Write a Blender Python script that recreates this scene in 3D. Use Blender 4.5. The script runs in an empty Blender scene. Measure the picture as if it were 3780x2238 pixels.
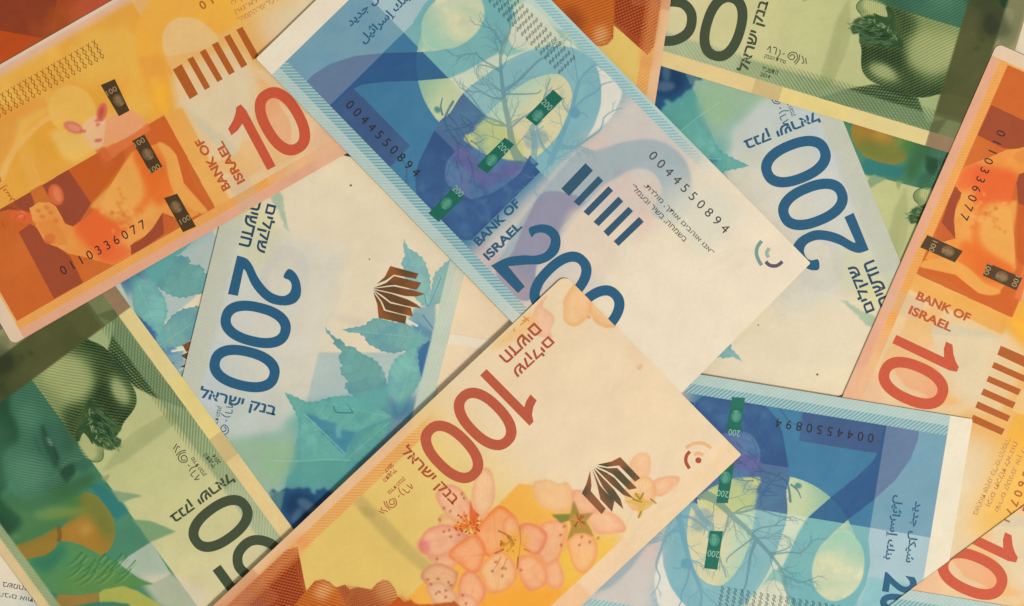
import bpy, bmesh, math, random
import numpy as np
from mathutils import Vector

# ------------------------------------------------------------------ camera, light, exposure
SC = bpy.context.scene
COL = SC.collection
PX = 1.0 / 13000.0                      # metres per photograph pixel on the table
CAM_H = 1.0
cam_d = bpy.data.cameras.new("camera")
cam = bpy.data.objects.new("camera", cam_d)
COL.objects.link(cam)
cam.location = (0, 0, CAM_H)
cam_d.sensor_fit = 'HORIZONTAL'
cam_d.angle = 2 * math.atan(1890 * PX / (CAM_H - 0.0020))
cam_d.clip_start, cam_d.clip_end = 0.05, 50
SC.camera = cam

world = bpy.data.worlds.new("World")
SC.world = world
world.use_nodes = True
world.node_tree.nodes['Background'].inputs[0].default_value = (1.0, 0.95, 0.87, 1)
world.node_tree.nodes['Background'].inputs[1].default_value = 0.38

def area(name, loc, size, power, col, target=(0, 0, 0)):
    d = bpy.data.lights.new(name, 'AREA')
    d.shape = 'DISK'; d.size = size; d.energy = power; d.color = col
    o = bpy.data.objects.new(name, d); COL.objects.link(o)
    o.location = loc
    o.rotation_euler = (Vector(target) - Vector(loc)).to_track_quat('-Z', 'Y').to_euler()
    return o
area("ceiling_lamp", (0.75, -0.62, 1.35), 0.36, 20.4, (1.0, 0.955, 0.87))

SC.view_settings.view_transform = 'Standard'
SC.view_settings.look = 'None'
SC.view_settings.gamma = 1.0
SC.view_settings.exposure = 0.0
try:
    SC.cycles.use_denoising = True
    SC.cycles.max_bounces = 4
except Exception:
    pass

# ------------------------------------------------------------------ photograph crops -> places on the table
CROP = dict(a=(0, 0, 1.979), b=(900, 0, 1.979), c=(1800, 0, 1.979), d=(2780, 0, 1.979),
            e=(0, 740, 1.979), f=(900, 740, 1.979), g=(1800, 740, 1.979), h=(2780, 740, 1.979),
            i=(0, 1488, 1.979), j=(900, 1488, 1.979), k=(1800, 1488, 1.979), l=(2780, 1488, 1.979),
            m=(2400, 1400, 1.7708), n=(1400, 0, 1.6489), p=(1400, 1150, 2.12), q=(1450, 1600, 2.3256),
            r=(850, 1700, 2.7588), s=(0, 1050, 1.6489), t=(0, 300, 1.6489), w=(3100, 400, 1.3485),
            V=(0, 0, 1 / 1.5084), S=(0, 0, 1.0), y=(400, 900, 2.968), z=(3530, 0, 5.936), x=(3080, 420, 2.8), o=(0, 1119, 1.3259), u=(1000, 1150, 1.855))

H = 71.0
def note_from(o, ang_u, W, sc=13.0):     # corner (0,0), direction of the long side, length
    c, s_ = math.cos(math.radians(ang_u)), math.sin(math.radians(ang_u))
    o = np.array(o, float); u = np.array([c, s_]); v = np.array([-s_, c])
    return (W, [o, o + u * W * sc, o + u * W * sc + v * H * sc, o + v * H * sc])
def note_c(W, *c):
    return (W, [np.array(p, float) for p in c])
def fromU(hcorner, u, W, sc):            # (0,H) corner known
    u = np.array(u, float); u /= np.linalg.norm(u); v = np.array([-u[1], u[0]])
    hc = np.array(hcorner, float)
    return (W, [hc - v * H * sc, hc - v * H * sc + u * W * sc, hc + u * W * sc, hc])
NOTE = {
    'N1': note_c(150, (1610, -428), (2991, 972), (2328, 1640), (946, 218)),
    'N2': note_c(143, (2735, 1678), (1374, 2958), (724, 2295), (2085, 1015)),
    'N3': fromU((1404, 2391), (-.591, -.807), 136, 13.05),
    'N4': fromU((48, 1273), (.8675, -.4975), 143, 12.96),
    'N5': note_c(150, (1789.6, 701.7), (1327, 2589), (433.6, 2370), (896.3, 482.7)),
    'N6': fromU((1925, 87), (.957, .289), 136, 13.05),
    'N7': note_c(150, (2603, 1662), (1865, -160), (2727, -509), (3465, 1313)),
    'N8': fromU((3591, 1548), (-.987, -.162), 150, 13.05),
    'N9': fromU((3682, 160), (-.401, .916), 143, 12.96),
    'N10': fromU((2231.7, 1593.5), (.152, -.988), 143, 13.0),
    'N13': note_from((764, 1844), 244 , 150, 13.0),
    'N14': note_from((1521, 2690), 189.8, 150, 13.1),
    'N15': note_from((-1325, -348), 10, 143, 13.0),
    'N16': note_from((2371.5, -60), 14.5, 136, 13.05),
    'N17': note_from((5600, 690), 196.8, 143, 13.0),
}
def shift(k, dx, dy):
    W, c = NOTE[k]; return (W, [p + np.array([dx, dy]) for p in c])
NOTE['N11'] = shift('N9', 217.5, 704)
NOTE['N12'] = shift('N8', 217.5, 704)

def bil(note, u, v):
    W, c = note; a = u / W; b = v / H
    return (c[0] * (1 - a) * (1 - b) + c[1] * a * (1 - b) + c[2] * a * b + c[3] * (1 - a) * b)
def inv(note, p):
    W, c = note; uv = np.array([W / 2, H / 2])
    for _ in range(8):
        f = bil(note, *uv) - p
        J = np.array([bil(note, uv[0] + 1, uv[1]) - bil(note, *uv), bil(note, uv[0], uv[1] + 1) - bil(note, *uv)]).T
        uv = uv - np.linalg.solve(J, f)
    return uv
def L(code, key, pts):                  # crop pixels -> millimetres on the note
    ox, oy, k = CROP[code]; nt = NOTE[key]
    return np.array([inv(nt, np.array([ox + x / k, oy + y / k])) for x, y in pts])

# ------------------------------------------------------------------ print painter (numpy raster of the flat print)
PPM = 8
def catmull(P, closed=True, n=6):
    P = np.array(P, float); N = len(P); out = []
    rng = range(N) if closed else range(N - 1)
    for i in rng:
        if closed: p0, p1, p2, p3 = P[i - 1], P[i], P[(i + 1) % N], P[(i + 2) % N]
        else: p0, p1, p2, p3 = P[max(i - 1, 0)], P[i], P[i + 1], P[min(i + 2, N - 1)]
        for k in range(n):
            t = k / n
            out.append(0.5 * ((2 * p1) + (-p0 + p2) * t + (2 * p0 - 5 * p1 + 4 * p2 - p3) * t * t + (-p0 + 3 * p1 - 3 * p2 + p3) * t ** 3))
    if not closed: out.append(P[-1])
    return np.array(out)
def blur1(a, r, ax):
    r = int(r)
    if r < 1: return a
    pad = [(0, 0)] * a.ndim; pad[ax] = (r + 1, r)
    c = np.cumsum(np.pad(a, pad, mode='edge'), axis=ax)
    n = a.shape[ax]
    hi = np.take(c, np.arange(2 * r + 1, 2 * r + 1 + n), axis=ax); lo = np.take(c, np.arange(0, n), axis=ax)
    return (hi - lo) / (2 * r + 1)
def blur(a, px):
    r = max(1, int(round(px * 0.6)))
    for _ in range(3): a = blur1(blur1(a, r, 0), r, 1)
    return a
def up(g, h, w):
    yy = np.linspace(0, g.shape[0] - 1.001, h); xx = np.linspace(0, g.shape[1] - 1.001, w)
    y0 = yy.astype(int); x0 = xx.astype(int); fy = (yy - y0)[:, None]; fx = (xx - x0)[None]
    fy = fy * fy * (3 - 2 * fy); fx = fx * fx * (3 - 2 * fx)
    return (g[y0][:, x0] * (1 - fy) * (1 - fx) + g[y0 + 1][:, x0] * fy * (1 - fx) + g[y0][:, x0 + 1] * (1 - fy) * fx + g[y0 + 1][:, x0 + 1] * fy * fx)

class Canvas:
    def __init__(s, W, base, seed):
        s.W = W; s.w = int(W * PPM); s.h = int(H * PPM)
        s.img = np.ones((s.h, s.w, 3)) * np.array(base) / 255.0
        s.U, s.Vv = np.meshgrid((np.arange(s.w) + .5) / PPM, (np.arange(s.h) + .5) / PPM)
        s.rng = np.random.RandomState(seed)
    def noise(s, mm, octv=3):
        o = np.zeros((s.h, s.w)); a = 1; t = 0
        for k in range(octv):
            gw = int(s.W / mm * 2 ** k) + 3; gh = int(H / mm * 2 ** k) + 3
            o += a * up(s.rng.rand(gh, gw) * 2 - 1, s.h, s.w); t += a; a *= .55
        return o / t
    def mask(s, pts, soft=0, rag=0, ragmm=2):
        pts = np.array(pts)
        m = np.zeros((s.h, s.w))
        x0 = max(0, int((pts[:, 0].min() - 2 - rag) * PPM)); x1 = min(s.w, int((pts[:, 0].max() + 2 + rag) * PPM) + 1)
        y0 = max(0, int((pts[:, 1].min() - 2 - rag) * PPM)); y1 = min(s.h, int((pts[:, 1].max() + 2 + rag) * PPM) + 1)
        if x1 <= x0 or y1 <= y0: return m
        X = s.U[y0:y1, x0:x1]; Y = s.Vv[y0:y1, x0:x1]
        if rag:
            X = X + s.noise(ragmm, 2)[y0:y1, x0:x1] * rag; Y = Y + s.noise(ragmm, 2)[y0:y1, x0:x1] * rag
        ins = np.zeros(X.shape, bool)
        n = len(pts)
        for i in range(n):
            (ax, ay), (bx, by) = pts[i], pts[(i + 1) % n]
            if ay == by: continue
            c = ((ay > Y) != (by > Y)) & (X < (bx - ax) * (Y - ay) / (by - ay) + ax)
            ins ^= c
        m[y0:y1, x0:x1] = ins
        if soft:
            m = blur(m, soft * PPM)
        else:
            m = blur1(blur1(m, 1, 0), 1, 1) if False else m
        return m
    def lay(s, m, col, a=1.0):
        m = (m * a)[..., None] if m.ndim == 2 else m
        c = np.array(col, float) / 255.0 if not isinstance(col, np.ndarray) or col.ndim == 1 else col
        s.img = s.img * (1 - m) + c * m
    def poly(s, pts, col, a=1.0, soft=0, smooth=False, rag=0, clip=None, ragmm=2):
        if smooth: pts = catmull(pts)
        m = s.mask(pts, soft, rag, ragmm)
        if clip is not None: m = m * clip
        s.lay(m, col, a); return m
    def ell(s, c, rx, ry, ang, col, a=1.0, soft=0):
        t = np.linspace(0, 2 * math.pi, 40, endpoint=False)
        x = np.cos(t) * rx; y = np.sin(t) * ry; A = math.radians(ang)
        return s.poly(np.stack([c[0] + x * math.cos(A) - y * math.sin(A), c[1] + x * math.sin(A) + y * math.cos(A)], 1), col, a, soft)
    def stroke(s, pts, wid, col, a=1.0, clip=None, smooth=True, m=None):
        P = catmull(pts, False, 5) if smooth and len(pts) > 2 else np.array(pts, float)
        wids = np.linspace(wid[0], wid[1], len(P)) if isinstance(wid, (tuple, list)) else np.ones(len(P)) * wid
        own = m is None
        if own: m = np.zeros((s.h, s.w))
        for i in range(len(P) - 1):
            r = max(wids[i], wids[i + 1]) + .3
            x0 = max(0, int((min(P[i][0], P[i + 1][0]) - r) * PPM)); x1 = min(s.w, int((max(P[i][0], P[i + 1][0]) + r) * PPM) + 1)
            y0 = max(0, int((min(P[i][1], P[i + 1][1]) - r) * PPM)); y1 = min(s.h, int((max(P[i][1], P[i + 1][1]) + r) * PPM) + 1)
            if x1 <= x0 or y1 <= y0: continue
            X = s.U[y0:y1, x0:x1]; Y = s.Vv[y0:y1, x0:x1]
            d = P[i + 1] - P[i]; l2 = max(1e-9, d @ d)
            t = np.clip(((X - P[i][0]) * d[0] + (Y - P[i][1]) * d[1]) / l2, 0, 1)
            D = np.hypot(X - P[i][0] - t * d[0], Y - P[i][1] - t * d[1])
            hw = (wids[i] * (1 - t) + wids[i + 1] * t) / 2
            m[y0:y1, x0:x1] = np.maximum(m[y0:y1, x0:x1], np.clip((hw - D) * PPM + .5, 0, 1))
        if own:
            if clip is not None: m = m * clip
            s.lay(m, col, a)
        return m
    def lines(s, ang, pitch, duty=.5, wob=0):          # parallel line screen 0..1
        A = math.radians(ang)
        ph = (s.U * -math.sin(A) + s.Vv * math.cos(A)) / pitch
        if wob: ph = ph + s.noise(14, 2) * wob
        return np.clip((np.cos(ph * 2 * math.pi) + 1) / 2 * 1.6 - (1 - duty) * .8, 0, 1)
    def ramp(s, ax, a, b):
        X = s.U if ax == 'u' else s.Vv
        t = np.clip((X - a) / (b - a), 0, 1); return t * t * (3 - 2 * t)
    def box(s, u0, u1, v0, v1, soft=0):
        m = ((s.U > u0) & (s.U < u1) & (s.Vv > v0) & (s.Vv < v1)).astype(float)
        return blur(m, soft * PPM) if soft else m
    def leaf(s, a, b, wid, col, dark, alpha=.95, jag=.55, clip=None, vein=(170, 210, 210)):
        a = np.array(a, float); b = np.array(b, float); d = b - a; Ln = np.hypot(*d); d /= Ln; nrm = np.array([-d[1], d[0]])
        n = int(Ln * 1.6); left = []; right = []
        for i in range(n + 1):
            t = i / n; w_ = wid / 2 * (math.sin(math.pi * t ** .8) ** .75) * (1 - .1 * t)
            if t < .22: w_ *= (.35 + .65 * t / .22)
            j = jag * (i % 2) * (1 if t > .05 else .2)
            back = d * (-.5 * (i % 2))
            left.append(a + d * Ln * t + nrm * (w_ + j) + back); right.append(a + d * Ln * t - nrm * (w_ + j) + back)
        m = s.mask(np.array(left + right[::-1]))
        if clip is not None: m = m * clip
        s.lay(m, col, alpha)
        nz = np.clip(s.noise(9, 4) * 1.6, 0, 1)
        s.lay(m * nz, dark, .5)
        s.lay(m * np.clip(s.noise(5, 3) * 1.5, 0, 1), (150, 205, 205), .3)
        for k in range(3, 9):
            t = k / 10
            for sg in (1, -1):
                p = a + d * Ln * t
                s.stroke([p, p + (-d * .35 + nrm * sg) * wid * .22, p + (-d * .6 + nrm * sg) * wid * .42], .14, dark, .4, clip=m, smooth=False)
        s.stroke([a, b], .28, vein, .7, clip=m, smooth=False)
        return m
    def leafpoly(s, P, a, b, col, dark, alpha=.93, clip=None, vein=(170, 210, 210), jag=.3):
        D = catmull(P); seg = np.hypot(*np.diff(np.vstack([D, D[:1]]), axis=0).T); cum = np.concatenate([[0], np.cumsum(seg)])
        n = max(8, int(cum[-1] / .62)); tt = np.linspace(0, cum[-1], n, endpoint=False)
        DD = np.vstack([D, D[:1]]); R = np.stack([np.interp(tt, cum, DD[:, 0]), np.interp(tt, cum, DD[:, 1])], 1)
        T = np.roll(R, -1, 0) - np.roll(R, 1, 0); N = np.stack([T[:, 1], -T[:, 0]], 1) / np.maximum(1e-6, np.hypot(T[:, 0], T[:, 1]))[:, None]
        R = R + N * ((np.arange(n) % 3 == 0) * jag * (0.5 + s.rng.rand(n)) - jag * .3)[:, None] * (1 if s.rng is not None else 1)
        m = s.mask(R)
        if clip is not None: m = m * clip
        s.lay(m, col, alpha)
        s.lay(m * np.clip(s.noise(7, 4) * 1.7, 0, 1), dark, .45)
        s.lay(m * np.clip(s.noise(4, 3) * 1.8 - .1, 0, 1), tuple(min(255, c + 26) for c in col), .4)
        inner = blur(m, 1.2 * PPM); s.lay(m * np.clip(1.2 - inner * 1.3, 0, 1), dark, .35)
        a = np.array(a, float); b = np.array(b, float); d = b - a; Ln = np.hypot(*d); d /= Ln; nr = np.array([-d[1], d[0]])
        for k in range(2, 9):
            t = k / 10
            for sg in (1, -1):
                p = a + d * Ln * t
                s.stroke([p, p + (-d * .5 + nr * sg) * Ln * .13, p + (-d * 1.2 + nr * sg * 1.6) * Ln * .14], .16, dark, .38, clip=m, smooth=True)
        s.stroke([a, b], .22, vein, .3, clip=m, smooth=False)
        return m
    def grain(s, amt=.018):
        g = s.rng.rand(s.h, s.w) * 2 - 1
        s.img *= (1 + amt * g * .9 + s.noise(6, 4) * amt * 1.3)[..., None]
        lin = s.lines(38, .42, .5); s.img *= (1 - .012 * lin)[..., None]
    def tone(s, con=1.08, sat=1.06, piv=.62, gain=1.0):
        x = (s.img - piv) * con + piv; g = x.mean(2, keepdims=True)
        s.img = np.clip((g + (x - g) * sat) * gain, 0.02, .97)
    def image(s, name):
        im = bpy.data.images.new(name, s.w, s.h)
        buf = np.ones((s.h, s.w, 4), np.float32); buf[..., :3] = np.clip(s.img, 0, 1)
        im.pixels.foreach_set(buf.ravel())       # row 0 = v 0
        im.pack(); return im

# ------------------------------------------------------------------ print shapes that are parts of their own
FONT = bpy.data.curves.new("lettering", 'FONT')
FONT.fill_mode = 'NONE'
def curve_mesh(cu):
    o = bpy.data.objects.new("temporary", cu); COL.objects.link(o)
    bpy.context.view_layer.update()
    me = bpy.data.meshes.new_from_object(o.evaluated_get(bpy.context.evaluated_depsgraph_get()))
    V = np.array([v.co[:2] for v in me.vertices]) if len(me.vertices) else np.zeros((0, 2))
    F = [tuple(p.vertices) for p in me.polygons]
    bpy.data.objects.remove(o); bpy.data.meshes.remove(me)
    return V, F
def glyphs(text, bold=0.0, spacing=1.0, line=1.0, shear=0.0):
    cu = bpy.data.curves.new("lettering", 'FONT')
    cu.body = text; cu.offset = bold; cu.space_character = spacing; cu.space_line = line; cu.resolution_u = 4; cu.shear = shear
    V, F = curve_mesh(cu); bpy.data.curves.remove(cu)
    if 'ד' in text:                    # this letter comes as two overlapping bars: weld them into one outline
        V = V.tolist(); n0 = len(V); i = 0
        while i + 8 <= n0:
            a = np.array(V[i:i + 4]); b = np.array(V[i + 4:i + 8]); sa = np.ptp(a, axis=0); sb = np.ptp(b, axis=0)
            if abs(sb[0] - .488 - 2 * bold) < .03 and abs(sb[1] - .08 - 2 * bold) < .02 and abs(sa[0] - .09 - 2 * bold) < .02 and abs(sa[1] - .54 - 2 * bold) < .06:
                F = [f for f in F if not any(i <= k < i + 8 for k in f)]
                x0, y0 = b.min(0); x1, y1 = b.max(0); s0, t0 = a.min(0); s1 = a.max(0)[0]; k = len(V)
                V += [[x0, y1], [x1, y1], [x1, y0], [s1, y0], [s1, t0], [s0, t0], [s0, y0], [x0, y0]]
                F += [(k, k + 1, k + 2, k + 3, k + 6, k + 7), (k + 3, k + 4, k + 5, k + 6)]
                i += 8
            else: i += 1
        used = sorted({k for f in F for k in f}); mp = {k: j for j, k in enumerate(used)}
        V = np.array([V[k] for k in used]); F = [tuple(mp[k] for k in f) for f in F]
    return V, F
def fill(polys):
    cu = bpy.data.curves.new("shape", 'CURVE'); cu.dimensions = '2D'; cu.fill_mode = 'BOTH'
    for P in polys:
        sp = cu.splines.new('POLY'); sp.points.add(len(P) - 1)
        for i, p in enumerate(P): sp.points[i].co = (p[0], p[1], 0, 1)
        sp.use_cyclic_u = True
    V, F = curve_mesh(cu); bpy.data.curves.remove(cu)
    return V, F
class Design:
    def __init__(s, W): s.W = W; s.parts = []
    def add(s, name, VF, mat, lift=1, kind=None):
        if len(VF[1]): s.parts.append((name, VF[0], VF[1], mat, lift, kind))
    def text(s, name, text, c, w_, h_, mat, ang=0, bold=0.0, spacing=1.0, lift=1, shear=0.0, keep=False):
        V, F = glyphs(text, bold, spacing, shear=shear)
        if not len(V): return
        mn, mx = V.min(0), V.max(0); V = (V - (mn + mx) / 2)
        sx = w_ / max(1e-6, (mx - mn)[0]); sy = h_ / max(1e-6, (mx - mn)[1])
        if keep: sy = sx
        V = V * np.array([sx, -sy])                       # local v points down
        A = math.radians(ang); R = np.array([[math.cos(A), math.sin(A)], [-math.sin(A), math.cos(A)]])
        V = V @ R + np.array(c)
        s.add(name, (V, F), mat, lift)
    def path(s, name, lst, wid, mat, lift=1, smooth=True):
        polys = []
        for P in lst:
            P = catmull(P, False, 5) if smooth and len(P) > 2 else np.array(P, float)
            T = np.gradient(P, axis=0); T /= np.maximum(1e-9, np.hypot(T[:, 0], T[:, 1]))[:, None]
            N = np.stack([-T[:, 1], T[:, 0]], 1)
            polys.append((P, N))
        V = []; F = []
        for P, N in polys:
            b = len(V)
            for p, n in zip(P, N): V.append(p + n * wid / 2); V.append(p - n * wid / 2)
            for i in range(len(P) - 1): F.append((b + 2 * i, b + 2 * i + 1, b + 2 * i + 3, b + 2 * i + 2))
        s.add(name, (np.array(V), F), mat, lift)

def zero(c, w_=12.3, h_=20.2, st=2.85, ang=0):
    def se(rx, ry, n, e):
        t = np.linspace(0, 2 * math.pi, n, endpoint=False)
        return np.stack([np.sign(np.cos(t)) * np.abs(np.cos(t)) ** (2 / e) * rx, np.sign(np.sin(t)) * np.abs(np.sin(t)) ** (2 / e) * ry], 1)
    A = math.radians(ang); R = np.array([[math.cos(A), math.sin(A)], [-math.sin(A), math.cos(A)]])
    return fill([se(w_ / 2, h_ / 2, 64, 2.35) @ R + c, (se(w_ / 2 - st, h_ / 2 - st * 1.0, 56, 2.25) @ R + c)[::-1]])
def fit(P, c, w_, h_, ang=0):
    P = np.array(P, float); mn, mx = P.min(0), P.max(0); P = (P - (mn + mx) / 2) / (mx - mn) * np.array([w_, h_])
    A = math.radians(ang); R = np.array([[math.cos(A), math.sin(A)], [-math.sin(A), math.cos(A)]])
    return P @ R + np.array(c)
def rev(t): return t[::-1]

# ------------------------------------------------------------------ materials
def new_mat(name, col=None, img=None, rough=.62, spec=.25, metal=0, ink=False, tint=0.0, weave=0):
    m = bpy.data.materials.new(name); m.use_nodes = True
    nt = m.node_tree; b = nt.nodes['Principled BSDF']
    b.inputs['Roughness'].default_value = rough
    b.inputs['Specular IOR Level'].default_value = spec
    b.inputs['Metallic'].default_value = metal
    tc = nt.nodes.new('ShaderNodeTexCoord'); 
    nz = nt.nodes.new('ShaderNodeTexNoise'); nz.inputs['Scale'].default_value = 900 ; nz.inputs['Detail'].default_value = 4
    nt.links.new(tc.outputs['Object'], nz.inputs['Vector'])
    mix = nt.nodes.new('ShaderNodeMix'); mix.data_type = 'RGBA'; mix.blend_type = 'MULTIPLY'
    mix.inputs['Factor'].default_value = 1.0
    cr = nt.nodes.new('ShaderNodeMapRange'); cr.inputs['To Min'].default_value = 1 - (.16 if ink else .05); cr.inputs['To Max'].default_value = 1 + (.10 if ink else .03)
    nt.links.new(nz.outputs['Fac'], cr.inputs['Value'])
    if img:
        uv = nt.nodes.new('ShaderNodeUVMap'); uv.uv_map = 'print'
        im = nt.nodes.new('ShaderNodeTexImage'); im.image = img; im.interpolation = 'Linear'; im.extension = 'EXTEND'
        nt.links.new(uv.outputs['UV'], im.inputs['Vector']); src = im.outputs['Color']
        nt.links.new(src, mix.inputs['A'])
    else:
        lin = [((c / 255 + .055) / 1.055) ** 2.4 if c > 10 else c / 255 / 12.92 for c in col]
        mix.inputs['A'].default_value = (*lin, 1)
    if weave:
        wv = nt.nodes.new('ShaderNodeTexWave'); wv.inputs['Scale'].default_value = weave; wv.bands_direction = 'DIAGONAL'
        nt.links.new(tc.outputs['Object'], wv.inputs['Vector'])
        r2 = nt.nodes.new('ShaderNodeMapRange'); r2.inputs['To Min'].default_value = .88; r2.inputs['To Max'].default_value = 1.1
        nt.links.new(wv.outputs['Fac'], r2.inputs['Value'])
        mu = nt.nodes.new('ShaderNodeMath'); mu.operation = 'MULTIPLY'
        nt.links.new(cr.outputs['Result'], mu.inputs[0]); nt.links.new(r2.outputs['Result'], mu.inputs[1])
        nt.links.new(mu.outputs[0], mix.inputs['B'])
    else:
        nt.links.new(cr.outputs['Result'], mix.inputs['B'])
    nt.links.new(mix.outputs['Result'], b.inputs['Base Color'])
    bp = nt.nodes.new('ShaderNodeBump'); bp.inputs['Strength'].default_value = .12; bp.inputs['Distance'].default_value = .0001
    nt.links.new(nz.outputs['Fac'], bp.inputs['Height'])
    if not ink:                              # soft creases and handling waves
        n3 = nt.nodes.new('ShaderNodeTexNoise'); n3.inputs['Scale'].default_value = 55; n3.inputs['Detail'].default_value = 3; n3.inputs['Distortion'].default_value = .6
        nt.links.new(tc.outputs['Object'], n3.inputs['Vector'])
        b2 = nt.nodes.new('ShaderNodeBump'); b2.inputs['Strength'].default_value = .55; b2.inputs['Distance'].default_value = .0010
        nt.links.new(n3.outputs['Fac'], b2.inputs['Height']); nt.links.new(bp.outputs['Normal'], b2.inputs['Normal'])
        nt.links.new(b2.outputs['Normal'], b.inputs['Normal'])
    else:
        nt.links.new(bp.outputs['Normal'], b.inputs['Normal'])
    return m
M = {}
# ------------------------------------------------------------------ the five printed sides
DES = {}
ZIG = lambda u, v, n, sg=1: [(u + (.36 if k % 2 else -.36) * sg, v + k * .98) for k in range(n)]

# ================= blue 200, side with the bare tree
def blue_back():
    D = Design(150); C = Canvas(150, (226, 216, 196), 3); m = lambda P, k='m', n='N8': L(k, n, P)
    A = lambda P: m(P, 'n', 'N1'); G = lambda P: m(P, 'g', 'N1'); Cc = lambda P: m(P, 'c', 'N1')
    # grounds
    fade = 1 - C.ramp('u', 82, 112)
    C.lay(C.box(0, 150, 0, 71), (236, 222, 192))
    C.lay(1 - C.ramp('u', 96, 122), (206, 200, 196))
    C.lay(np.clip(C.noise(16, 3) * 1.6, 0, 1) * C.box(78, 112, 3, 66, 3), (226, 190, 178), .8)
    # broad pale blue figure round the bars
    ring_o = Cc([(640, 1130), (800, 1100), (1000, 1038), (1200, 1020), (1350, 1080), (1450, 1190), (1492, 1350), (1480, 1520), (1380, 1640), (1200, 1560), (1270, 1380), (1200, 1260), (1080, 1235), (960, 1290), (800, 1400), (560, 1700), (200, 2100), (60, 2000), (250, 1600)])
    C.poly(ring_o, (158, 178, 190), .85, .5, True)
    C.poly(G([(420, -60), (700, -10), (640, 90), (540, 200), (500, 300), (380, 420), (350, 560), (400, 640), (300, 730), (190, 700), (60, 520), (180, 380), (280, 150)]), (146, 146, 174), .92, .2, True)
    C.poly(G([(640, 60), (860, 90), (1060, 200), (900, 420), (700, 480), (560, 380), (540, 240)]), (232, 212, 190), .7, 1.5, True)
    C.poly(G([(1000, 60), (1400, 120), (1500, 60), (1460, -120), (1100, -60)]), (200, 206, 200), .5, 3, True)
    C.poly(G([(680, 640), (760, 560), (860, 600), (900, 700), (800, 700)]), (190, 196, 196), .7, 2, True)
    C.lay(C.box(70, 100, 60, 66, 1.5), (206, 160, 160), .35)
    # left squares
    lineV = 36.0
    teal = (1 - C.ramp('u', 76, 84))
    C.lay(teal * C.box(22, 90, 0, lineV), (124, 178, 190))
    C.lay(C.box(22, 62, 0, lineV, 0), (118, 180, 184), .6)
    C.lay(C.box(6.4, 23.6, 0, lineV), (166, 196, 208))
    C.lay(C.box(6.4, 30, 0, 22), (150, 196, 206), .5)
    lo = C.box(6.4, 88, lineV, 65.3)
    C.lay(C.box(6.4, 23.6, lineV, 65.3), (118, 163, 187))
    C.lay(C.box(23.6, 90, lineV, 65.3) * teal, (62, 124, 166))
    # big moon disc
    mc = m([(800, 1190)])[0]
    disc = C.mask(np.array([[mc[0] + 24.4 * math.cos(t), mc[1] + 24.4 * math.sin(t)] for t in np.linspace(0, 6.28, 80)]))
    C.lay(disc * C.box(23.6, 75, lineV, 66) , (150, 195, 165), .9)
    C.lay(disc * C.box(0, 75, 0, lineV), (150, 200, 186), .75)
    C.lay(disc * np.clip(C.noise(7, 4) * 1.8, 0, 1), (205, 214, 172), .85)
    C.lay(C.box(40, 60, 30, 48, 4) * disc, (206, 214, 168), .8)
    # swash of the large figure two
    sw = m([(1760, 325), (1750, 400), (1705, 520), (1600, 665), (1450, 800), (1300, 915), (1200, 1000), (1115, 1100), (1064, 1220), (1072, 1340), (1150, 1433), (1230, 1447), (1330, 1395), (1392, 1290), (1402, 1150), (1380, 1050), (1430, 1060), (1440, 1200), (1410, 1350), (1330, 1490), (1200, 1560), (1040, 1560), (930, 1480), (885, 1340), (872, 1200), (885, 1110), (930, 1020), (1020, 915), (1180, 775), (1350, 640), (1455, 540), (1485, 488), (1500, 400), (1530, 290)])
    ms = C.mask(sw)
    C.lay(ms * C.box(0, 23.7, lineV, 66), (100, 126, 164))
    C.lay(ms * C.box(23.7, 80, lineV, 66), (44, 92, 146))
    C.lay(ms * disc * C.box(23.7, 80, lineV, 66), (52, 108, 152), .8)
    C.lay(ms * C.box(0, 80, 0, lineV), (112, 178, 186), .9)
    C.poly(m([(1000, 205), (1530, 290), (1500, 488), (975, 405)]), (62, 92, 142))
    # small moon
    em = C.poly(m([(1230, 1000), (1120, 1090), (1064, 1220), (1075, 1350), (1150, 1435), (1230, 1447), (1330, 1390), (1388, 1290), (1392, 1130), (1320, 1020)]), (196, 212, 184), .95, .12, True)
    C.lay(em * C.ramp('u', 18, 36) , (206, 212, 178), .8)
    C.lay(em * np.clip(C.noise(4, 4) * 2.2, 0, 1), (228, 222, 180), .8); C.lay(em * np.clip(C.noise(5, 4) * 2.0, 0, 1), (176, 204, 176), .7)
    C.lay(em * C.ramp('v', 22, 34), (146, 202, 184), .85)
    C.poly(m([(1440, 1290), (1700, 1340), (1680, 1600), (1340, 1600), (1390, 1420)]), (130, 190, 200), .7, .5)
    # creams under the trees
    C.poly(A([(425, 478), (520, 440), (700, 338), (745, 330), (790, 345), (900, 305), (1000, 290), (900, 345), (720, 420), (560, 540), (500, 560)]), (206, 218, 196), .9, .15)
    C.poly(A([(800, 175), (835, 100), (820, 60), (880, 20), (960, 60), (1060, 170), (1110, 240), (1100, 255), (930, 300), (830, 300), (790, 240)]), (212, 216, 194), .95, .12, True)
    C.poly(A([(1105, 240), (1140, 240), (1210, 300), (1250, 330), (1160, 300)]), (216, 222, 210), .9, .1)
    C.poly(A([(1308, 392), (1420, 470), (1480, 560), (1462, 640), (1395, 740), (1262, 840), (1310, 760), (1345, 650), (1350, 540), (1335, 450)]), (224, 222, 212), .97, .1)
    C.poly(A([(860, 30), (960, -60), (1100, 60), (1200, 200), (1080, 180)]), (205, 220, 212), .7, .5)
    # ring of the large nought
    ro = A([(430, 690), (520, 560), (690, 430), (850, 335), (1000, 292), (1150, 288), (1250, 330), (1320, 410), (1350, 540), (1340, 670), (1275, 825), (1180, 930), (1090, 1010), (1000, 1120), (800, 1320), (600, 1450), (440, 1440), (320, 1290), (240, 1200), (220, 1120), (235, 1010), (290, 890), (365, 745)])
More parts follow.
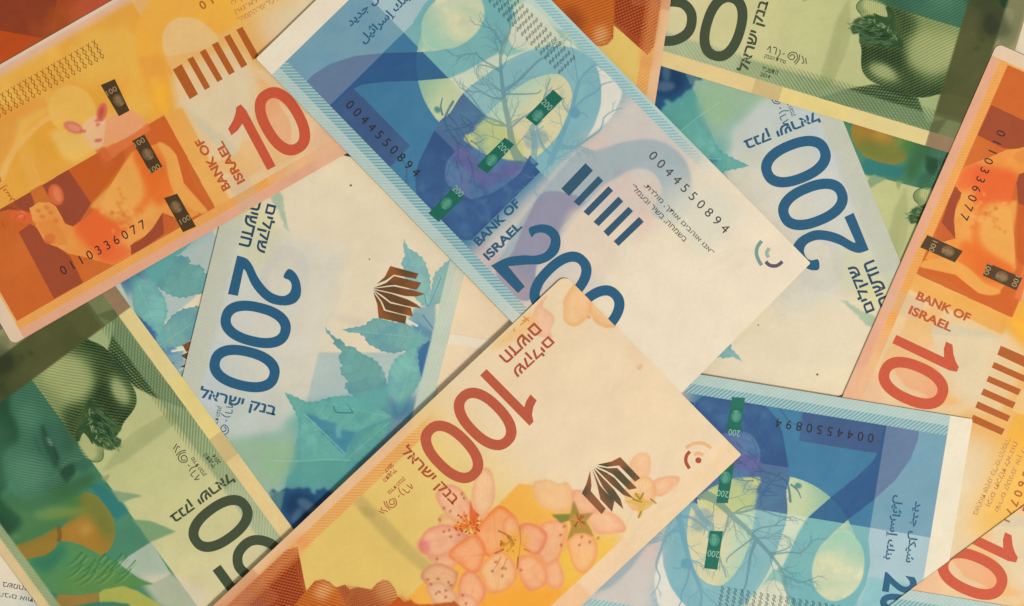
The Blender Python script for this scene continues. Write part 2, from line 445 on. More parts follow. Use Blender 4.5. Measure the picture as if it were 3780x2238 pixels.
    ri = A([(520, 880), (640, 720), (770, 590), (900, 500), (1000, 462), (1090, 455), (1150, 508), (1173, 580), (1160, 655), (1120, 770), (1050, 870), (930, 985), (830, 1080), (700, 1170), (600, 1212), (500, 1200), (420, 1130), (400, 1060), (430, 960)])
    mo = C.mask(catmull(ro)); mi = C.mask(catmull(ri)); ring = np.clip(mo - mi, 0, 1)
    dk = C.box(20, 78.3, lineV, 65.3)
    upz = C.box(0, 110, 0, lineV)
    C.lay(ring * upz * (1 - .8 * C.ramp('u', 72, 86)), (128, 182, 196), .85)
    C.lay(ring * dk, (48, 84, 140), .95)
    C.lay(ring * C.box(40, 64, lineV, 49) * C.ramp('u', 44, 47), (84, 118, 158), .8)
    C.lay(mi * dk, (78, 118, 168), .95)
    C.lay(mi * dk * np.clip(C.noise(4, 3) * 2, 0, 1), (120, 118, 170), .5)
    C.lay(mi * dk * np.clip(C.noise(3, 3) * 2 - .2, 0, 1), (60, 90, 150), .6)
    C.lay(mi * upz, (216, 210, 168), .96)
    C.lay(mi * upz * (1 - C.ramp('u', 58, 66)), (176, 208, 186), .9)
    yg = C.poly(A([(575, 805), (650, 725), (720, 760), (800, 790), (870, 870), (895, 985), (780, 975), (640, 940), (580, 900), (515, 855), (520, 825)]), (202, 208, 138), .96, .15)
    C.poly(A([(580, 780), (640, 720), (740, 740), (780, 820), (640, 935), (590, 880)]), (186, 202, 140), .8, .4)
    # dark base block
    C.poly(A([(970, 1000), (556, 1440), (240, 1190), (420, 1130), (560, 1215), (700, 1175), (850, 1070), (918, 945)]), (52, 92, 146), .9)
    C.poly(A([(700, 1180), (970, 1000), (556, 1440), (440, 1380)]), (60, 100, 158), .5, 1)
    # purple bush
    bu = C.poly(A([(450, 920), (520, 890), (600, 980), (760, 1000), (880, 990), (820, 1060), (700, 1120), (620, 1140), (560, 1060), (470, 990)]), (104, 96, 160), .6, .4, True, .8)
    # trees
    rnd = random.Random(5)
    def twig(p, ang, ln, wd, dep, tree):
        if dep == 0 or ln < 1.2: return
        p = np.array(p, float); pts = [p]; a = ang
        for k in range(4):
            a += rnd.uniform(-.22, .22); p = p + np.array([math.cos(a), math.sin(a)]) * ln / 4; pts.append(p)
            if rnd.random() < .75: twig(p, a + rnd.choice((-1, 1)) * rnd.uniform(.4, .9), ln * rnd.uniform(.4, .65), wd * .6, dep - 1, tree)
        C.stroke(np.array(pts), (wd, wd * .45), None, m=tree)
    tree = np.zeros((C.h, C.w))
    t1 = A([(860, 985), (815, 900), (790, 760), (765, 640), (755, 560), (742, 450), (738, 340), (750, 270)])
    C.stroke(t1[:3], (3.0, 1.5), None, m=tree); C.stroke(t1[2:5], (1.5, 1.2), None, m=tree); C.stroke(t1[4:], (1.2, .6), None, m=tree)
    for P, wd in [([(750, 270), (720, 230), (705, 190)], .8), ([(750, 280), (790, 210), (800, 150)], .8), ([(760, 560), (850, 490), (960, 380), (1010, 350)], .9),
                  ([(775, 575), (870, 575), (960, 570), (985, 550)], .6), ([(800, 780), (870, 720), (980, 640), (1040, 480)], .7), ([(765, 600), (700, 600), (620, 560), (560, 520)], .6),
                  ([(800, 785), (720, 740), (640, 700), (560, 590), (505, 540)], .7), ([(795, 770), (700, 760), (620, 720)], .55),
                  ([(740, 430), (650, 380), (600, 340), (590, 320)], .6), ([(745, 450), (700, 420), (610, 400), (595, 460), (640, 520)], .5)]:
        C.stroke(A(P), (wd, wd * .5), None, m=tree)
    for P in [((738, 340), -2.0), ((705, 190), -2.6), ((800, 150), -1.9), ((1010, 350), -1.2), ((595, 330), -3.0), ((620, 560), 3.1), ((640, 700), 3.0), ((980, 640), -.8)]:
        twig(A([P[0]])[0], P[1] - math.pi / 4, 6, .45, 3, tree)
    for k in range(14):
        q_ = t1[C.rng.randint(1, 8)]; twig(q_ + C.rng.normal(0, .4, 2), C.rng.choice((-1, 1)) * C.rng.uniform(.3, 1.1) - 1.6 - math.pi / 4, C.rng.uniform(4, 9), .3, 3, tree)
    C.lay(tree, (84, 130, 146), .55)
    tree = np.zeros((C.h, C.w))
    for P, w0, w1 in [([(1040, 990), (1070, 920), (1120, 800), (1160, 700), (1185, 620), (1210, 520), (1250, 450), (1320, 390)], 1.9, .5), ([(1185, 660), (1250, 600), (1320, 560), (1350, 520)], .8, .4),
                      ([(1200, 700), (1240, 690), (1270, 720)], .5, .3), ([(1100, 880), (1180, 900), (1280, 840), (1345, 790), (1365, 720)], .9, .4), ([(1060, 950), (1000, 900), (960, 780), (990, 740)], 1.0, .5),
                      ([(1160, 700), (1120, 640), (1125, 600)], .6, .4), ([(1210, 520), (1200, 440), (1190, 380)], .6, .3), ([(940, 980), (945, 860), (930, 790), (945, 760)], 1.8, 1.4), ([(945, 860), (880, 830)], .5, .4), ([(960, 800), (1000, 770)], .5, .3)]:
        C.stroke(A(P), (w0, w1), None, m=tree)
    for P in [((1320, 400), -.9), ((1190, 380), -1.5), ((1350, 520), -.3), ((1365, 720), -.8), ((1040, 990), 2.0), ((1000, 1060), 2.4), ((1100, 900), 0.2)]:
        twig(A([P[0]])[0], P[1] - math.pi / 4, 6, .45, 3, tree)
    for k in range(12):
        q_ = A([[(1040, 990), (1070, 920), (1120, 800), (1160, 700), (1185, 620), (1210, 520), (1250, 450)][C.rng.randint(7)]])[0]; twig(q_, C.rng.choice((-1, 1)) * C.rng.uniform(.3, 1.1) - 1.2 - math.pi / 4, C.rng.uniform(4, 8), .28, 3, tree)
    C.ell(A([(955, 850)])[0], 2.6, 3.6, 20, (140, 166, 168), .6, .5); C.ell(A([(1190, 690)])[0], 1.6, 1.5, 20, (96, 156, 184), .8, .2)
    C.lay(tree, (98, 158, 184), .6)
    tree = np.zeros((C.h, C.w))
    for P, w0 in [([(385, 700), (375, 650), (385, 600)], .6), ([(400, 800), (560, 760), (490, 700)], .5), ([(420, 700), (500, 800), (560, 900)], .5), ([(450, 620), (400, 720), (420, 790), (470, 860), (520, 900)], .7)]:
        C.stroke(A(P), (w0, .3), None, m=tree)
    for P in [((400, 760), -.4), ((470, 860), .3), ((500, 720), .2), ((560, 860), -.3), ((430, 1000), 1.0), ((470, 980), .4), ((540, 960), .2), ((160, 950), 2.2), ((500, 760), -.9)]:
        twig(A([P[0]])[0], P[1], 5, .4, 3, tree)
    C.ell(A([(355, 670)])[0], 1.0, .8, 0, (60, 130, 140), .8, .1)
    C.stroke(A([(130, 960), (165, 1020), (165, 1120)]), (.7, .4), (50, 100, 140), .7)
    C.lay(tree, (50, 86, 130), .6)
    # water-like mottling
    C.lay(lo * np.clip(C.noise(8, 4) * 1.4, 0, 1), (80, 150, 186), .25)
    C.lay(C.box(55, 80, 40, 64, 3) * np.clip(C.noise(4, 4) * 2, 0, 1), (90, 140, 180), .35)
    # hatched margins
    bf = 1 - C.ramp('u', 92, 116)
    mg = C.box(6.4, 150, 65.3, 71); C.lay(mg * bf, (172, 200, 200)); C.lay(mg * (1 - bf), (224, 216, 192))
    st = np.clip(C.lines(-47, .84, .5) * 1.2, 0, 1)
    C.lay(C.box(6.4, 150, 65.3, 68.0) * st * bf, (96, 158, 178), .85)
    C.lay(C.box(6.4, 150, 68.0, 71) * (1 - st) * bf, (206, 218, 210), .45)
    mg = C.box(6.4, 150, 0, 3.4, .25); C.lay(mg * bf, (176, 210, 212), .9)
    C.lay(C.box(6.4, 150, .9, 3.4) * C.lines(-47, .84, .5) * bf, (118, 172, 188), .7)
    C.lay(C.box(112, 150, 0, 71, 6), (237, 224, 202), .85)
    C.lay(C.box(112, 128, 3, 20, 3), (206, 212, 200), .5)
    # end margin
    C.lay(C.box(-1, 6.4, -1, 72), (236, 226, 204))
    C.lay(C.lines(90, .5) * C.box(0, 150, 0, 71), (255, 255, 255), .02)
    C.grain()
    # parts
    bars = [[(1108, 1150), (1255, 995), (1300, 1040), (1155, 1195)], [(1183, 1230), (1333, 1073), (1362, 1103), (1215, 1255)], [(1242, 1290), (1395, 1135), (1423, 1163), (1273, 1315)], [(1303, 1352), (1455, 1198), (1484, 1228), (1335, 1378)]]
    for b in bars: D.add('tactile_bar', fill([A(b)]), 'ink_slate')
    D.add('tactile_bar', fill([G([(845, 228), (1028, 48), (1062, 80), (880, 265)])]), 'ink_slate'); D.add('tactile_bar', fill([G([(920, 300), (1105, 122), (1140, 158), (955, 335)])]), 'ink_slate')
    two = G([(40, 470), (140, 420), (260, 402), (340, 405), (410, 385), (452, 335), (460, 280), (425, 245), (385, 236), (345, 246), (322, 268), (300, 208), (345, 185), (400, 176), (465, 190), (515, 235), (533, 300), (515, 380), (450, 440), (380, 468), (280, 470), (150, 482), (272, 630), (222, 678), (24, 476)])
    D.add('digit', fill([catmull(two[:-5], False, 4).tolist() + two[-5:].tolist()]), 'ink_blue')
    c0 = L('g', 'N1', [(545, 600)])[0]
    ang0 = 0
    D.add('digit', zero(c0 + np.array([-.3, .4]), 12.4, 20.0, 2.75), 'ink_blue'); D.add('digit', zero(c0 + np.array([12.9, .4]), 12.4, 20.0, 2.75), 'ink_blue')
    D.text('inscription', 'BANK OF', V_('N1', (1216, 545)), 16.6, 2.6, 'ink_blue', -90, .034)
    D.text('inscription', 'ISRAEL', V_('N1', (1230, 590)), 13.4, 2.6, 'ink_blue', -90, .034)
    D.text('serial_number', '0044550894', V_('N1', (938, 340)), 28.0, 2.6, 'ink_black', 0, 0.0, 1.6)
    D.text('serial_number', '0044550894', V_('N1', (1686, 471)), 30.5, 2.6, 'ink_grey', 0, 0.0, 1.6)
    D.text('poem_line', rev('“אנו אוהבים אותך, מולדת,'), V_('N1', (1661, 537)), 27.2, 1.9, 'ink_grey', 0, .003)
    D.text('poem_line', rev('בשמחה, בשיר ובעמל”'), V_('N1', (1612, 522)), 21.6, 1.9, 'ink_grey', 0, .003)
    ar1 = '\ufeb7\ufef4\ufedc\ufede \ufe9f\ufeaa\ufef3\ufeaa'; ar2 = '\ufe91\ufee8\ufeda \ufe87\ufeb3\ufeae\ufe8d\ufe8b\ufef4\ufede'
    D.text('inscription', rev(ar1), m([(1722, 1000)])[0], 17.6, 3.0, 'ink_blue', -90, .02)
    D.text('inscription', rev(ar2), m([(1588, 970)])[0], 18.4, 3.4, 'ink_blue', -90, .02)
    D.text('numeral', '200', m([(1612, 1470)])[0], 16.8, 9.6, 'ink_blue', -90, .03)
    wins = [([(890, 718), (1058, 548), (1118, 603), (955, 768)], [(1020, 640)], [(965, 705)], 'p'), ([(592, 1012), (765, 840), (822, 882), (658, 1058)], [(757, 905)], [(685, 975)], ''), ([(300, 1300), (450, 1145), (515, 1200), (362, 1352)], [(480, 1165)], [(410, 1240)], '')]
    for quad, tc, bc, _ in wins:
        D.add('foil_window', fill([A(quad)]), 'foil_green')
        D.text('foil_print', '200', A(tc)[0], 3.3, 1.8, 'foil_pale', 0, .0, lift=2)
        c = A(bc)[0]; blob(D, c, 1.5, 1.8, 'foil_mid')
    marks = []
    q0, q1 = m([(470, 1365)])[0], m([(1380, 1484)])[0]
    uu = min(q0[0], q1[0])
    for k in range(22):
        u = 23.0 + k * 1.86; v0 = 6.4
        for s0 in (0, 2.25, 4.5):
            for du in (-.2, .22): marks.append([(u + du - .3, v0 + s0), (u + du + .25, v0 + s0 + .75), (u + du - .2, v0 + s0 + 1.3), (u + du + .3, v0 + s0 + 2.0)])
    D.path('wavy_relief_marks', marks, .17, 'ink_teal', smooth=False)
    hh = lambda P: m(P, 'h', 'N1')
    D.path('antenna_mark', [hh([(60, 297), (30, 340), (22, 385), (34, 430), (60, 475)])], 1.0, 'ink_sage')
    D.path('antenna_mark', [hh([(115, 350), (97, 385), (110, 418)])], 1.0, 'ink_mint')
    D.path('antenna_mark', [hh([(90, 448), (120, 475), (170, 478), (212, 448)])], 1.0, 'ink_plum')
    return D, C
def V_(n, p): return L('V', n, [p])[0]
def blob(D, c, rx, ry, mat):
    P = [(c[0] + rx * math.cos(t), c[1] + ry * math.sin(t)) for t in np.linspace(0, 6.28, 14)[:-1]]
    D.add('foil_portrait', fill([P]), mat, 2)
    Q = catmull([(c[0] + rx * a, c[1] + ry * b) for a, b in ((-.35, -.5), (.1, -.75), (.5, -.4), (.55, .1), (.35, .4), (.75, .8), (-.1, .9), (-.15, .4), (-.5, .3), (-.42, .0))])
    D.add('foil_relief', fill([Q]), 'foil_soft' if mat == 'foil_mid' else 'foil_dust', 3)

# ================= blue 200, side with the leaves
def blue_front():
    D = Design(150); C = Canvas(150, (228, 216, 190), 11)
    F = lambda P: L('f', 'N5', P); E_ = lambda P: L('e', 'N5', P); J = lambda P: L('j', 'N5', P); Y = lambda P: L('y', 'N13', P)
    C.lay(C.ramp('u', 16, 46) * C.ramp('v', 38, 66), (202, 207, 204), .9)
    C.lay(C.ramp('u', 55, 80), (186, 200, 200), .8)
    C.poly(F([(545, 1112), (1520, 1112), (1520, 1600), (430, 1600)]), (172, 194, 196), .9, .15)
    C.poly(E_([(1700, 420), (1900, 150), (1981, 100), (2000, 420), (1860, 480), (1640, 640)]), (212, 214, 146), .55, 3.0, True)
    C.poly(F([(-60, 50), (150, 20), (215, 260), (200, 470), (90, 520), (-20, 330), (-160, 520)]), (212, 212, 150), .5, 2.6, True)
    C.ell(F([(300, 560)])[0], 9, 7, 0, (205, 198, 186), .5, .5); C.ell(F([(290, 560)])[0], 5.5, 4, 0, (226, 216, 186), .7, .5)
    C.poly(F([(610, 820), (880, 870), (860, 930), (620, 850)]), (205, 196, 182), .5, 1)
    # lower teal wash
    tz = C.mask(J([(475, -250), (440, 30), (265, 760), (200, 1300), (2000, 1500), (2000, -250)])) * C.ramp('u', 68, 84); C.lay(tz, (96, 166, 172), .92)
    C.poly(J([(250, 200), (450, 30), (270, 760), (120, 700), (-200, 300)]), (140, 182, 168), .8, 1.5)
    C.poly(J([(-150, 240), (390, 290), (330, 620), (100, 620), (-100, 420)]), (156, 186, 152), .6, 2)
    C.poly(J([(500, 100), (820, 200), (780, 420), (560, 380), (480, 260)]), (70, 142, 172), .85, 1.5, True, 1)
    C.poly(J([(1000, -100), (1300, 100), (900, 520), (800, 240)]), (52, 110, 150), .55, 3, True, 1)
    C.poly(J([(330, 430), (760, 420), (640, 560), (420, 600), (340, 560)]), (96, 166, 158), .8, 1, False, 1)
    C.poly(J([(300, 120), (560, 60), (800, 40), (900, 140), (620, 200), (420, 250)]), (116, 182, 178), .5, 1.5, True, 1.5)
    C.lay(tz * np.clip(C.noise(14, 4) * 1.5, 0, 1), (150, 200, 186), .45)
    C.lay(tz * np.clip(C.noise(10, 4) * 1.5, 0, 1), (48, 122, 150), .45)
    # darks against the margin
    C.poly(F([(1230, 830), (1300, 830), (1390, 960), (1395, 1000), (1330, 1300), (1290, 1310), (1270, 1200), (1260, 1080)]), (84, 140, 180), .85, .3, False, .8)
    C.poly(F([(1270, 1110), (1340, 1010), (1378, 1010), (1300, 1310), (1270, 1200)]), (60, 110, 160), .85, .5)
    lim = C.box(-1, 151, 4.7, 72)
    U = lambda P: L('u', 'N5', P); U1 = lambda x, y_: U([(x, y_)])[0]; F1 = lambda x, y_: F([(x, y_)])[0]
    TL, TD = (116, 174, 174), (86, 144, 172)
    C.leafpoly(F([(1170, 285), (1200, 345), (1250, 375), (1310, 430), (1335, 480), (1358, 560), (1362, 640), (1355, 775), (1300, 760), (1240, 700), (1190, 600), (1165, 500), (1150, 455), (1175, 410), (1165, 340)]), F1(1175, 300), F1(1355, 770), (134, 188, 182), (112, 164, 184), clip=lim)
    C.leafpoly(F([(1520, 428), (1500, 520), (1470, 620), (1450, 690), (1440, 740), (1390, 770), (1358, 770), (1370, 640), (1395, 540), (1440, 490), (1480, 450)]), F1(1510, 440), F1(1358, 770), (138, 188, 184), (112, 164, 184), clip=lim)
    C.poly(F([(1230, 790), (1400, 760), (1400, 960), (1280, 900), (1200, 880)]), (132, 174, 186), .9, .5, False, .6)
    C.leafpoly(U([(495, 125), (560, 110), (620, 100), (655, 85), (690, 55), (740, 45), (830, 70), (930, 85), (1000, 130), (1100, 190), (1090, 200), (990, 250), (900, 275), (840, 285), (770, 275), (700, 240), (660, 215), (640, 175), (600, 150), (540, 145)]), U1(500, 128), U1(1120, 190), TL, TD, clip=lim)
    C.stroke(F([(1310, 840), (1400, 960)]), .35, (70, 120, 160), .7); C.stroke(F([(1320, 690), (1350, 770), (1440, 570)]), .25, (90, 140, 165), .7)
    C.poly(U([(240, 640), (520, 600), (820, 660), (830, 740), (640, 900), (500, 1240), (90, 1240)]), (88, 160, 160), .7, 2.5, False, .8)
    C.leafpoly(U([(830, 740), (780, 850), (700, 950), (600, 1030), (480, 1030), (560, 900), (640, 830), (740, 770)]), U1(830, 740), U1(500, 1030), (96, 168, 160), (70, 140, 156), clip=lim)
    C.leafpoly(U([(100, 560), (180, 590), (250, 620), (330, 610), (400, 590), (500, 575), (600, 590), (700, 640), (780, 690), (830, 725), (700, 775), (590, 830), (540, 930), (500, 1010), (340, 1024), (200, 1020), (190, 760), (150, 660)]), U1(110, 570), U1(830, 725), (104, 176, 168), (68, 144, 164), clip=lim)
    C.poly(U([(230, 690), (330, 740), (440, 760), (470, 800), (580, 830), (540, 900), (510, 980), (470, 950), (400, 880), (330, 800)]), (66, 138, 166), .85, .4, False, .9)
    C.poly(U([(440, 780), (480, 800), (480, 870), (450, 860)]), (130, 186, 190), .6, .4)
    C.stroke(U([(430, 650), (450, 690), (560, 695)]), .4, (50, 116, 140), .7); C.stroke(U([(520, 630), (560, 690)]), .35, (50, 116, 140), .6)
    C.leafpoly(U([(1035, 120), (1015, 180), (1000, 240), (1010, 330), (1015, 400), (1025, 460), (1000, 520), (960, 580), (880, 700), (840, 600), (800, 540), (805, 430), (830, 360), (870, 310), (920, 280), (950, 240), (970, 200), (1000, 160)]), U1(1030, 130), U1(850, 720), (118, 184, 178), (96, 150, 182), clip=lim)
    C.leafpoly(U([(370, 105), (400, 140), (430, 170), (450, 185), (490, 200), (510, 235), (560, 240), (610, 280), (650, 300), (690, 320), (730, 350), (765, 400), (785, 450), (795, 500), (800, 600), (820, 700), (740, 600), (650, 610), (580, 590), (520, 540), (505, 490), (530, 485), (485, 430), (475, 390), (490, 370), (465, 330), (470, 290), (490, 280), (435, 230), (430, 200), (380, 140)]), U1(380, 115), U1(820, 710), (108, 170, 166), (84, 144, 164), clip=lim, vein=(100, 150, 165))
    C.poly(U([(840, 620), (900, 640), (1000, 560), (1000, 660), (850, 760), (820, 700)]), (60, 120, 156), .55, 1.2, False, .8)
    C.poly(U([(-60, 900), (130, 890), (160, 1020), (60, 1160), (-60, 1100)]), (150, 190, 150), .6, 1.5)
    C.lay(tz * np.clip(C.noise(3, 3) * 1.6 - .3, 0, 1), (176, 212, 206), .22)
    C.poly(F([(560, 1470), (900, 1420), (1060, 1330), (1070, 1420), (1000, 1560)]), (100, 176, 176), .7, .6, False, 1)
    C.stroke(J([(440, 85), (490, 125), (550, 185), (640, 270), (740, 370)]), .3, (170, 210, 204), .5)
    C.stroke(J([(560, 190), (510, 200)]), .25, (170, 210, 204), .4); C.stroke(J([(640, 270), (600, 290)]), .2, (170, 210, 204), .3)
    C.stroke(J([(200, 420), (400, 425), (600, 412), (775, 420)]), .3, (164, 206, 198), .5)
    C.poly(J([(300, 600), (500, 570), (760, 560), (760, 420), (420, 430)]), (92, 166, 158), .6, .8)
    # navy night part
    C.poly(J([(200, 650), (340, 640), (540, 630), (660, 640), (800, 560), (1200, 300), (2000, 1400), (100, 1500)]), (36, 84, 128), .95, .5, False, 1.5)
    C.poly(J([(180, 650), (300, 645), (270, 790), (230, 780)]), (96, 140, 140), .8, .3)
    C.ell(J([(420, 760)])[0], 4, 5, 10, (18, 60, 100), .8, 1.2); C.ell(J([(462, 750)])[0], 1.5, 3.2, 20, (110, 130, 160), .6, .6)
    C.ell(J([(390, 820)])[0], 2.4, 1.2, 20, (90, 120, 150), .7, .7)
    # leaves far corner (behind the other note) come from the same print
    C.poly(F([(332, 240), (300, 185), (275, 130), (258, 80), (236, 40), (190, -20), (250, -70), (290, 0), (302, 60), (320, 140)]), (166, 190, 166), .85, .15, False, .7)
    # veiled lilac at the margin and hatch
    C.lay(C.box(0, 150, 0, 4.7, .1), (200, 212, 196), .97); C.lay(C.box(0, 150, 0, 4.7) * C.lines(-38, .9, .5), (176, 198, 190), .35)
    C.lay(C.box(0, 150, 0, 2.6) * (1 - C.ramp('u', 20, 40)), (222, 212, 186), .6)
    C.lay(C.box(0, 150, 64.5, 71, .6) * C.ramp('u', 18, 30), (196, 200, 184), .85); C.lay(C.box(20, 150, 65, 71) * C.lines(52, .9, .5), (182, 192, 180), .35)
    C.lay(C.box(60, 150, 60, 65, .2), (190, 202, 214), .5); C.lay(C.box(26, 64, 34, 66, 3), (200, 206, 206), .45)
    C.lay(C.box(-1, 9, -1, 72, 3), (234, 220, 190), .9)
    C.poly(F([(915, 425), (922, 425), (922, 437), (915, 437)]), (90, 90, 70), .8); C.poly(L('h', 'N7', [(462, 1272), (474, 1262), (482, 1272), (470, 1284)]), (70, 70, 50), .8)
    C.stroke(F([(1190, 875), (1265, 915)]), .7, (226, 230, 220), .9)
    C.grain()
    # parts
    two = F([(-116, 685), (-48, 403), (20, 425), (62, 475), (100, 555), (150, 625), (200, 672), (250, 694), (300, 697), (338, 670), (350, 622), (333, 585), (290, 560), (325, 502), (372, 525), (405, 580), (418, 640), (413, 700), (380, 745), (330, 765), (270, 767), (190, 748), (125, 700), (60, 620), (15, 520), (-2, 503), (-43, 698)])
    D.add('digit', fill([two[:2].tolist() + catmull(two[1:26], False, 4).tolist() + two[26:].tolist()]), 'ink_blue')
    for c in ((944, 1198), (903, 1361)): D.add('digit', zero(L('S', 'N5', [c])[0], 12.6, 20.2, 2.85), 'ink_blue')
    D.text('inscription', rev('בנק ישראל'), V_('N5', (582, 985)), 22.4, 4.3, 'ink_blue', -90, .026)
    D.text('inscription', rev('שקלים'), F([(158, 205)])[0], 14.0, 4.4, 'ink_navy', 0, .022)
    D.text('inscription', rev('חדשים'), F([(45, 170)])[0], 13.4, 3.4, 'ink_navy', 0, .022)
    sign(D, L('S', 'N5', [(831, 1568)])[0], 'ink_blue', L('S', 'N5', [(800, 1540)])[0])
    pages = [[(970, 612), (1030, 560), (1070, 480), (1275, 535), (1258, 575), (1095, 543), (1040, 583)], [(945, 640), (1040, 603), (1098, 553), (1298, 602), (1262, 655), (1105, 618), (1060, 622)], [(945, 645), (1095, 628), (1250, 660), (1323, 685), (1260, 703), (1180, 700), (1080, 675)],
             [(945, 652), (1080, 683), (1200, 725), (1265, 760), (1296, 790), (1180, 770), (1070, 740), (1020, 700)], [(948, 660), (1010, 707), (1070, 752), (1220, 785), (1237, 850), (1130, 825), (1035, 798), (1010, 740)], [(945, 668), (998, 740), (1025, 806), (1190, 845), (1180, 902), (985, 858), (975, 760)]]
    for P in pages: D.add('emblem_page', fill([F(P)]), 'ink_bronze')
    return D, C
def sign(D, c, mat, c2, year=None):
    s_ = lambda P: [(c[0] + a, c[1] + b) for a, b in P]
    D.path('signature', [s_([(-6, .2), (-5.4, -1), (-5, .9)]), s_([(-4.6, -.9), (-3.6, -1), (-3.4, .8)]), s_([(-2.6, -.9), (-2.2, .3), (-2.8, 1.9)]), s_([(-1.5, .1), (-.9, -.1)]),
                         s_([(.6, .2), (1.2, -.6), (2.1, -.1), (1.7, .8), (.8, .8), (.1, .1), (.8, -1.1), (2.2, -1.2), (2.9, 0), (2.3, 1.5)]), s_([(3.2, -1.2), (3.4, .4), (2.8, 1.9)]), s_([(4, -1), (5, .6), (4.4, 1)]), s_([(5.1, -.8), (5.8, .9)])], .26, mat)
    D.text('small_print', rev('נגידת הבנק'), c2, 6.2, 1.35, mat, 0, .015)
    if year: D.text('small_print', rev('התשע״ד'), year[0], 4.7, 1.3, mat, 0, .015); D.text('small_print', year[2], year[1], 2.9, 1.2, mat, 0, .02)

# ================= orange 100, side with the blossom
def orange_front():
    D = Design(143); C = Canvas(143, (236, 214, 180), 21)
    Q = lambda P: L('q', 'N2', P); R = lambda P: L('r', 'N2', P); K = lambda P: L('k', 'N2', P); G = lambda P: L('g', 'N2', P); Pp = lambda P: L('p', 'N2', P)
    C.lay(C.ramp('u', 40, 66), (232, 202, 120), .92); C.lay(C.ramp('u', 60, 90) * C.ramp('v', 28, 40), (224, 192, 100), .6)
    C.lay(np.clip(C.noise(18, 3) * 1.6, 0, 1) * (1 - C.ramp('u', 30, 70)), (236, 200, 160), .5)
    C.poly(Q([(1080, 430), (60, 1484), (-600, 2200), (900, 3000), (2300, 1400), (2100, 800), (1600, 480)]), (244, 178, 72), .95, .2)
    C.poly(Q([(1080, 430), (1300, 640), (1800, 800), (2100, 500), (2300, 900), (1700, 1300), (1300, 500)]), (242, 200, 110), .7, 2.5)
    C.lay(C.box(0, 42, 0, 56, 6), (238, 216, 184), .9)
    C.poly(Q([(700, 1330), (1500, 1300), (1300, 1700), (400, 1900)]), (248, 165, 48), .7, 3)
    C.poly(Q([(1400, 1000), (1950, 850), (1800, 1150), (1450, 1320)]), (240, 196, 80), .8, 1.5)
    # portrait (garment, hand) cut off by the frame
    gar = C.poly(R([(690, 870), (735, 1110), (780, 1330), (830, 1262), (870, 1222), (950, 1205), (1010, 1228), (1080, 1290), (1170, 1262), (1220, 1312), (1300, 1285), (1440, 1310), (1500, 1240), (1560, 1210), (1620, 1225), (1680, 1300), (1720, 1420), (1760, 1560), (1500, 2600), (-1600, 2600), (-1600, 2200), (0, 1380), (180, 1250), (350, 1110)]), (190, 92, 36), .97)
    C.poly(R([(780, 1330), (870, 1222), (950, 1205), (1080, 1290), (1170, 1262), (1300, 1285), (1440, 1310), (1560, 1210), (1640, 1240), (1720, 1420), (1700, 1700), (760, 1700), (700, 1480)]), (214, 150, 90), .95, .4)
    for c, rx, ry, an, col, al in [((560, 1230), 9, 15, 20, (158, 58, 20), .8), ((250, 1420), 8, 10, 20, (130, 66, 56), .8), ((880, 1440), 5, 8, 20, (178, 98, 50), .8), ((1010, 1260), 3, 3, 0, (240, 190, 130), .7), ((1130, 1400), 3.2, 7, 30, (186, 106, 56), .8),
                                   ((1240, 1380), 2.2, 6, 60, (160, 80, 36), .8), ((1480, 1400), 4, 9, 10, (172, 92, 44), .8), ((1620, 1330), 3.5, 5, 0, (226, 176, 112), .7), ((420, 1150), 7, 6, 30, (196, 96, 38), .6)]:
        C.lay(C.mask(np.array([(R([c])[0][0] + rx * math.cos(t), R([c])[0][1] + ry * math.sin(t)) for t in np.linspace(0, 6.28, 30)]), 1.6) * gar, col, al)
    ln = C.lines(28, .72, .5, .5) ; ln2 = C.lines(-52, .62, .5, .6)
    C.lay(gar * ln, (120, 40, 14), .42); C.lay(gar * ln2 * C.box(90, 143, 40, 71, 4), (226, 120, 56), .38)
    C.lay(C.mask(R([(1190, 1400), (1240, 1300), (1310, 1285), (1260, 1360), (1170, 1484)]), .1), (178, 98, 46), .9)
    Cn = lambda P: L('c', 'N10', P)
    hand = C.poly(Cn([(380, -60), (930, -60), (925, 165), (905, 270), (880, 305), (820, 325), (760, 335), (500, 200)]), (212, 116, 36), .95, .15)
    C.lay(C.mask(Cn([(560, 40), (660, 60), (720, 160), (690, 220), (620, 200), (560, 120)]), 1.6), (158, 74, 22), .75)
    C.lay(C.mask(Cn([(780, 200), (860, 180), (890, 260), (840, 330), (770, 330)]), 1.2) * hand, (236, 182, 124), .85)
    C.lay(hand * C.lines(62, .82, .5, .4), (150, 62, 16), .5)
    C.poly(Cn([(926, 165), (930, -60), (1300, -60), (1240, 300), (1180, 390), (1130, 300), (1020, 220)]), (172, 74, 24), .9, .1)
    basket = C.mask(Cn([(926, 165), (930, -60), (1300, -60), (1240, 300), (1180, 390), (1130, 300), (1020, 220)]))
    C.lay(basket * C.lines(58, .82, .5), (110, 34, 8), .7); C.lay(basket * C.lines(-20, .82, .5) * (1 - C.lines(58, .82, .5)), (222, 120, 56), .6)
    # dark hair and dark orange print blocks, seen on the note tucked under the pile
    C.lay(C.box(98, 143, -1, 34), (176, 78, 36)); C.lay(C.box(97, 121, -1, 17.2), (150, 66, 36)); C.lay(C.box(97, 119.2, 17.2, 37), (198, 82, 22)); C.lay(C.box(119.2, 128, 18.6, 28), (222, 112, 36)); C.lay(C.box(119, 132, 8, 18.6, 1), (176, 84, 34), .6)
